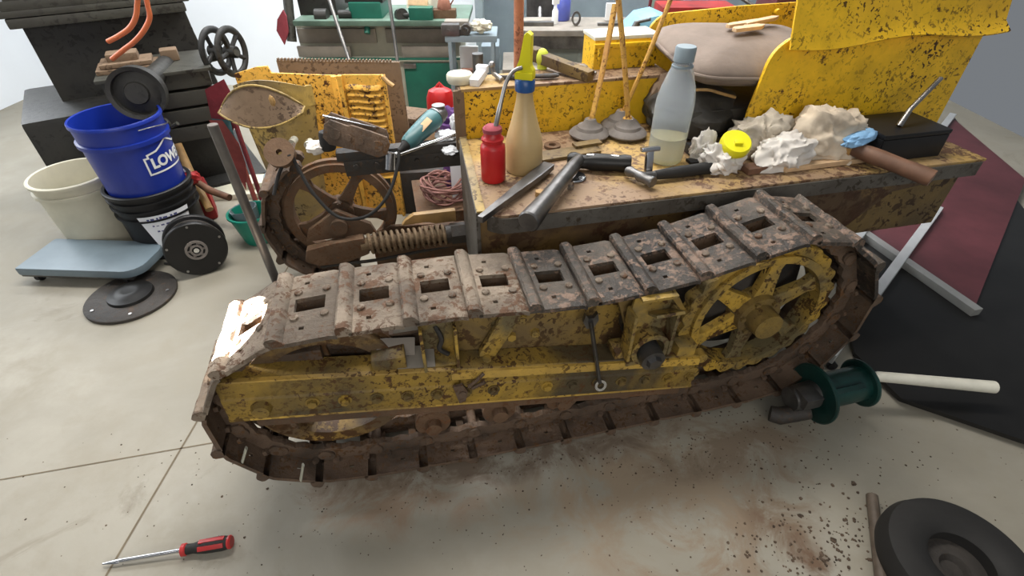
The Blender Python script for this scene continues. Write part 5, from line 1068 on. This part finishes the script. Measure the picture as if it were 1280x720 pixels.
# spanner leaning on the frame, cards and wedges
t = thing('combination_spanner', 'dark combination spanner leaning against the yellow track frame', 'spanner')
w0 = ab(750, 481, .005); w1 = ab(738, 400, .07); m = MB(); m.tube([w0.lerp(w1, k) for k in (.06, .1, .3, .7, .95, 1)], [.018, .017, .018, .019, .019, .020], 12, flat=.4); part('shank', m, 'dark_steel', t)
m = MB(); M = frame(w0, (1, 0, 0), BX * -1 + V((0, 0, .35))); m.ring(circ(.021, 28), circ(.012, 28), .014, M); part('ring_end', m, 'bright_steel', t, 'bright ring end'); m = MB(); M = frame(w1, V((0, 0, 1)), -BX); m.prism([(-.03, -.012), (.0, -.026), (.03, -.02), (.012, -.008), (.012, .008), (.03, .02), (.0, .026), (-.03, .012)], .014, M); part('open_end', m, 'dark_steel', t); fin(t)
zz = lambda a: bz(a) + .006
m = MB(); m.box((0, 0, 0), (.115, .055, .006), M=TM(T(.345, .115, zz(.345) + .038), ANG), ry=.16, rx=.9); one('grey_card', m, 'grey_card', 'flat grey card standing on the track frame, darker left one', 'card', 'grey cards on the track frame')
m = MB(); m.box((0, 0, 0), (.115, .075, .006), M=TM(T(.40, .095, zz(.40) + .010), ANG), ry=.16, rx=.35); m.box((0, .06, .06), (.115, .006, .12), M=TM(T(.40, .095, zz(.40) + .010), ANG), ry=.16); one('grey_card', m, 'lathe_tan', 'folded lighter card on the track frame beside the open bracket', 'card', 'grey cards on the track frame')
for (u0, v0, u1, v1, lb) in ((303, 577, 308, 560, 'small white peg under the front of the track, left one'), (376, 600, 379, 581, 'small white peg under the front of the track, right one')):
    q0 = loc(ab(u0, v0, -.012)); q1 = loc(ab(u1, v1, -.004)); m = MB(); m.tube([T(*q0), T(*q1)], .008, 8, flat=.5); one('wooden_peg', m, 'lathe_cream', lb, 'peg', 'white pegs under the track')
# dirt fallen from the tracks
random.seed(11); m = MB()
def crumb(p, r):
    b = bmesh.new(); bmesh.ops.create_icosphere(b, subdivisions=1, radius=r)
    for v in b.verts: v.co = V((v.co.x * random.uniform(.6, 1.3), v.co.y * random.uniform(.6, 1.3), max(v.co.z * .55, -r * .2)))
    b.transform(TM(p + V((0, 0, r * .15)), random.uniform(0, 6))); me = bpy.data.meshes.new('c'); b.to_mesh(me); b.free(); m.bm.from_mesh(me); bpy.data.meshes.remove(me)
for (u, v, su, sv, n, r0_, r1_) in ((1000, 690, 50, 30, 170, .002, .006), (960, 600, 130, 80, 150, .0012, .004), (800, 640, 300, 80, 260, .001, .003), (700, 575, 260, 14, 260, .0015, .004), (930, 530, 90, 20, 130, .0015, .004), (500, 620, 200, 50, 120, .001, .003), (1060, 660, 30, 30, 60, .002, .007), (300, 640, 150, 60, 60, .001, .0025)):
    for k in range(n): q = az(random.gauss(u, su), min(760, random.gauss(v, sv)), 0); 
    random.seed(int(u * 7 + v))
    for k in range(n):
        vv = random.gauss(v, sv)
        if vv < 460: continue
        q = az(random.gauss(u, su), vv, 0)
        if q.y < -.2 or q.x > 2.2: continue
        crumb(q, random.uniform(r0_, r1_) * (1.6 if random.random() < .06 else 1))
one('dirt_crumbs', m, 'crumb', 'dark dirt crumbs scattered over the concrete in front of the tracks', 'dirt', kind='stuff', smooth=0)
# ================================================================== camera, light, scale
cam = bpy.data.cameras.new('camera'); co = bpy.data.objects.new('camera', cam); COL.objects.link(co)
cam.sensor_width = 36; cam.lens = FPX / 1280 * 36; cam.clip_start = .02
co.location = (0, 0, CH); co.rotation_euler = (PI / 2 - PITCH, 0, 0); sc.camera = co
def area(name, p, target, size, e, col=(1, 1, 1), sy=None):
    l = bpy.data.lights.new(name, 'AREA'); l.energy = e; l.size = size; l.color = col
    if sy: l.shape = 'RECTANGLE'; l.size_y = sy
    o = bpy.data.objects.new(name, l); COL.objects.link(o); o.location = p
    o.rotation_euler = (V(target) - V(p)).to_track_quat('-Z', 'Y').to_euler(); return o
area('ceiling_light', (-.6, 2.3, 3.4), (-.6, 2.3, 0), 3.2, 130, (1, .96, .90), .5)
area('ceiling_light', (-.2, 4.6, 3.4), (-.2, 4.6, 0), 4.5, 260, (.97, .98, 1), .5)
area('ceiling_light', (-1.5, -1.2, 3.4), (-1.5, -1.2, 0), 3.2, 24, (1, .95, .88), .5)
area('front_fill', (.6, -3.0, 2.6), (.3, 1.1, .4), 3.0, 75, (1, .96, .90), 1.6)  # fill lamp added on the viewer's side to brighten the tractor's upright near faces
area('window_daylight', (-4.4, 3.2, 2.2), (0, 1.6, .3), 2.2, 85, (.92, .96, 1), 1.6)
# a shaft of direct sun that comes through a gap and lands on the front end of the near track
sp = bpy.data.lights.new('sun_shaft', 'SPOT'); sp.energy = 60000; sp.spot_size = math.radians(4.3); sp.spot_blend = .12; sp.shadow_soft_size = .004; sp.color = (1, .99, .97)
so = bpy.data.objects.new('sun_shaft', sp); COL.objects.link(so); so.location = (-3.6, .35, 2.2)
so.rotation_euler = (V((-.86, 1.04, .66)) - V(so.location)).to_track_quat('-Z', 'Y').to_euler()
w = bpy.data.worlds.new('world'); sc.world = w; w.use_nodes = True
bg = w.node_tree.nodes['Background']; bg.inputs[0].default_value = (.82, .88, .95, 1); bg.inputs[1].default_value = .22
done = set()
for o in list(COL.objects):
    o.location = o.location * SCALE
    if o.type == 'MESH' and o.data.name not in done:
        o.data.transform(Matrix.Scale(SCALE, 4)); done.add(o.data.name)
    if o.type == 'LIGHT' and o.data.name not in done:
        done.add(o.data.name); o.data.energy *= SCALE ** 2
        if o.data.type == 'AREA': o.data.size *= SCALE; o.data.size_y *= SCALE
        else: o.data.shadow_soft_size *= SCALE
sc.view_settings.view_transform = 'Standard'; sc.view_settings.look = 'None'; sc.view_settings.gamma = 1; sc.view_settings.use_curve_mapping = False
sc.view_settings.exposure = 0.0
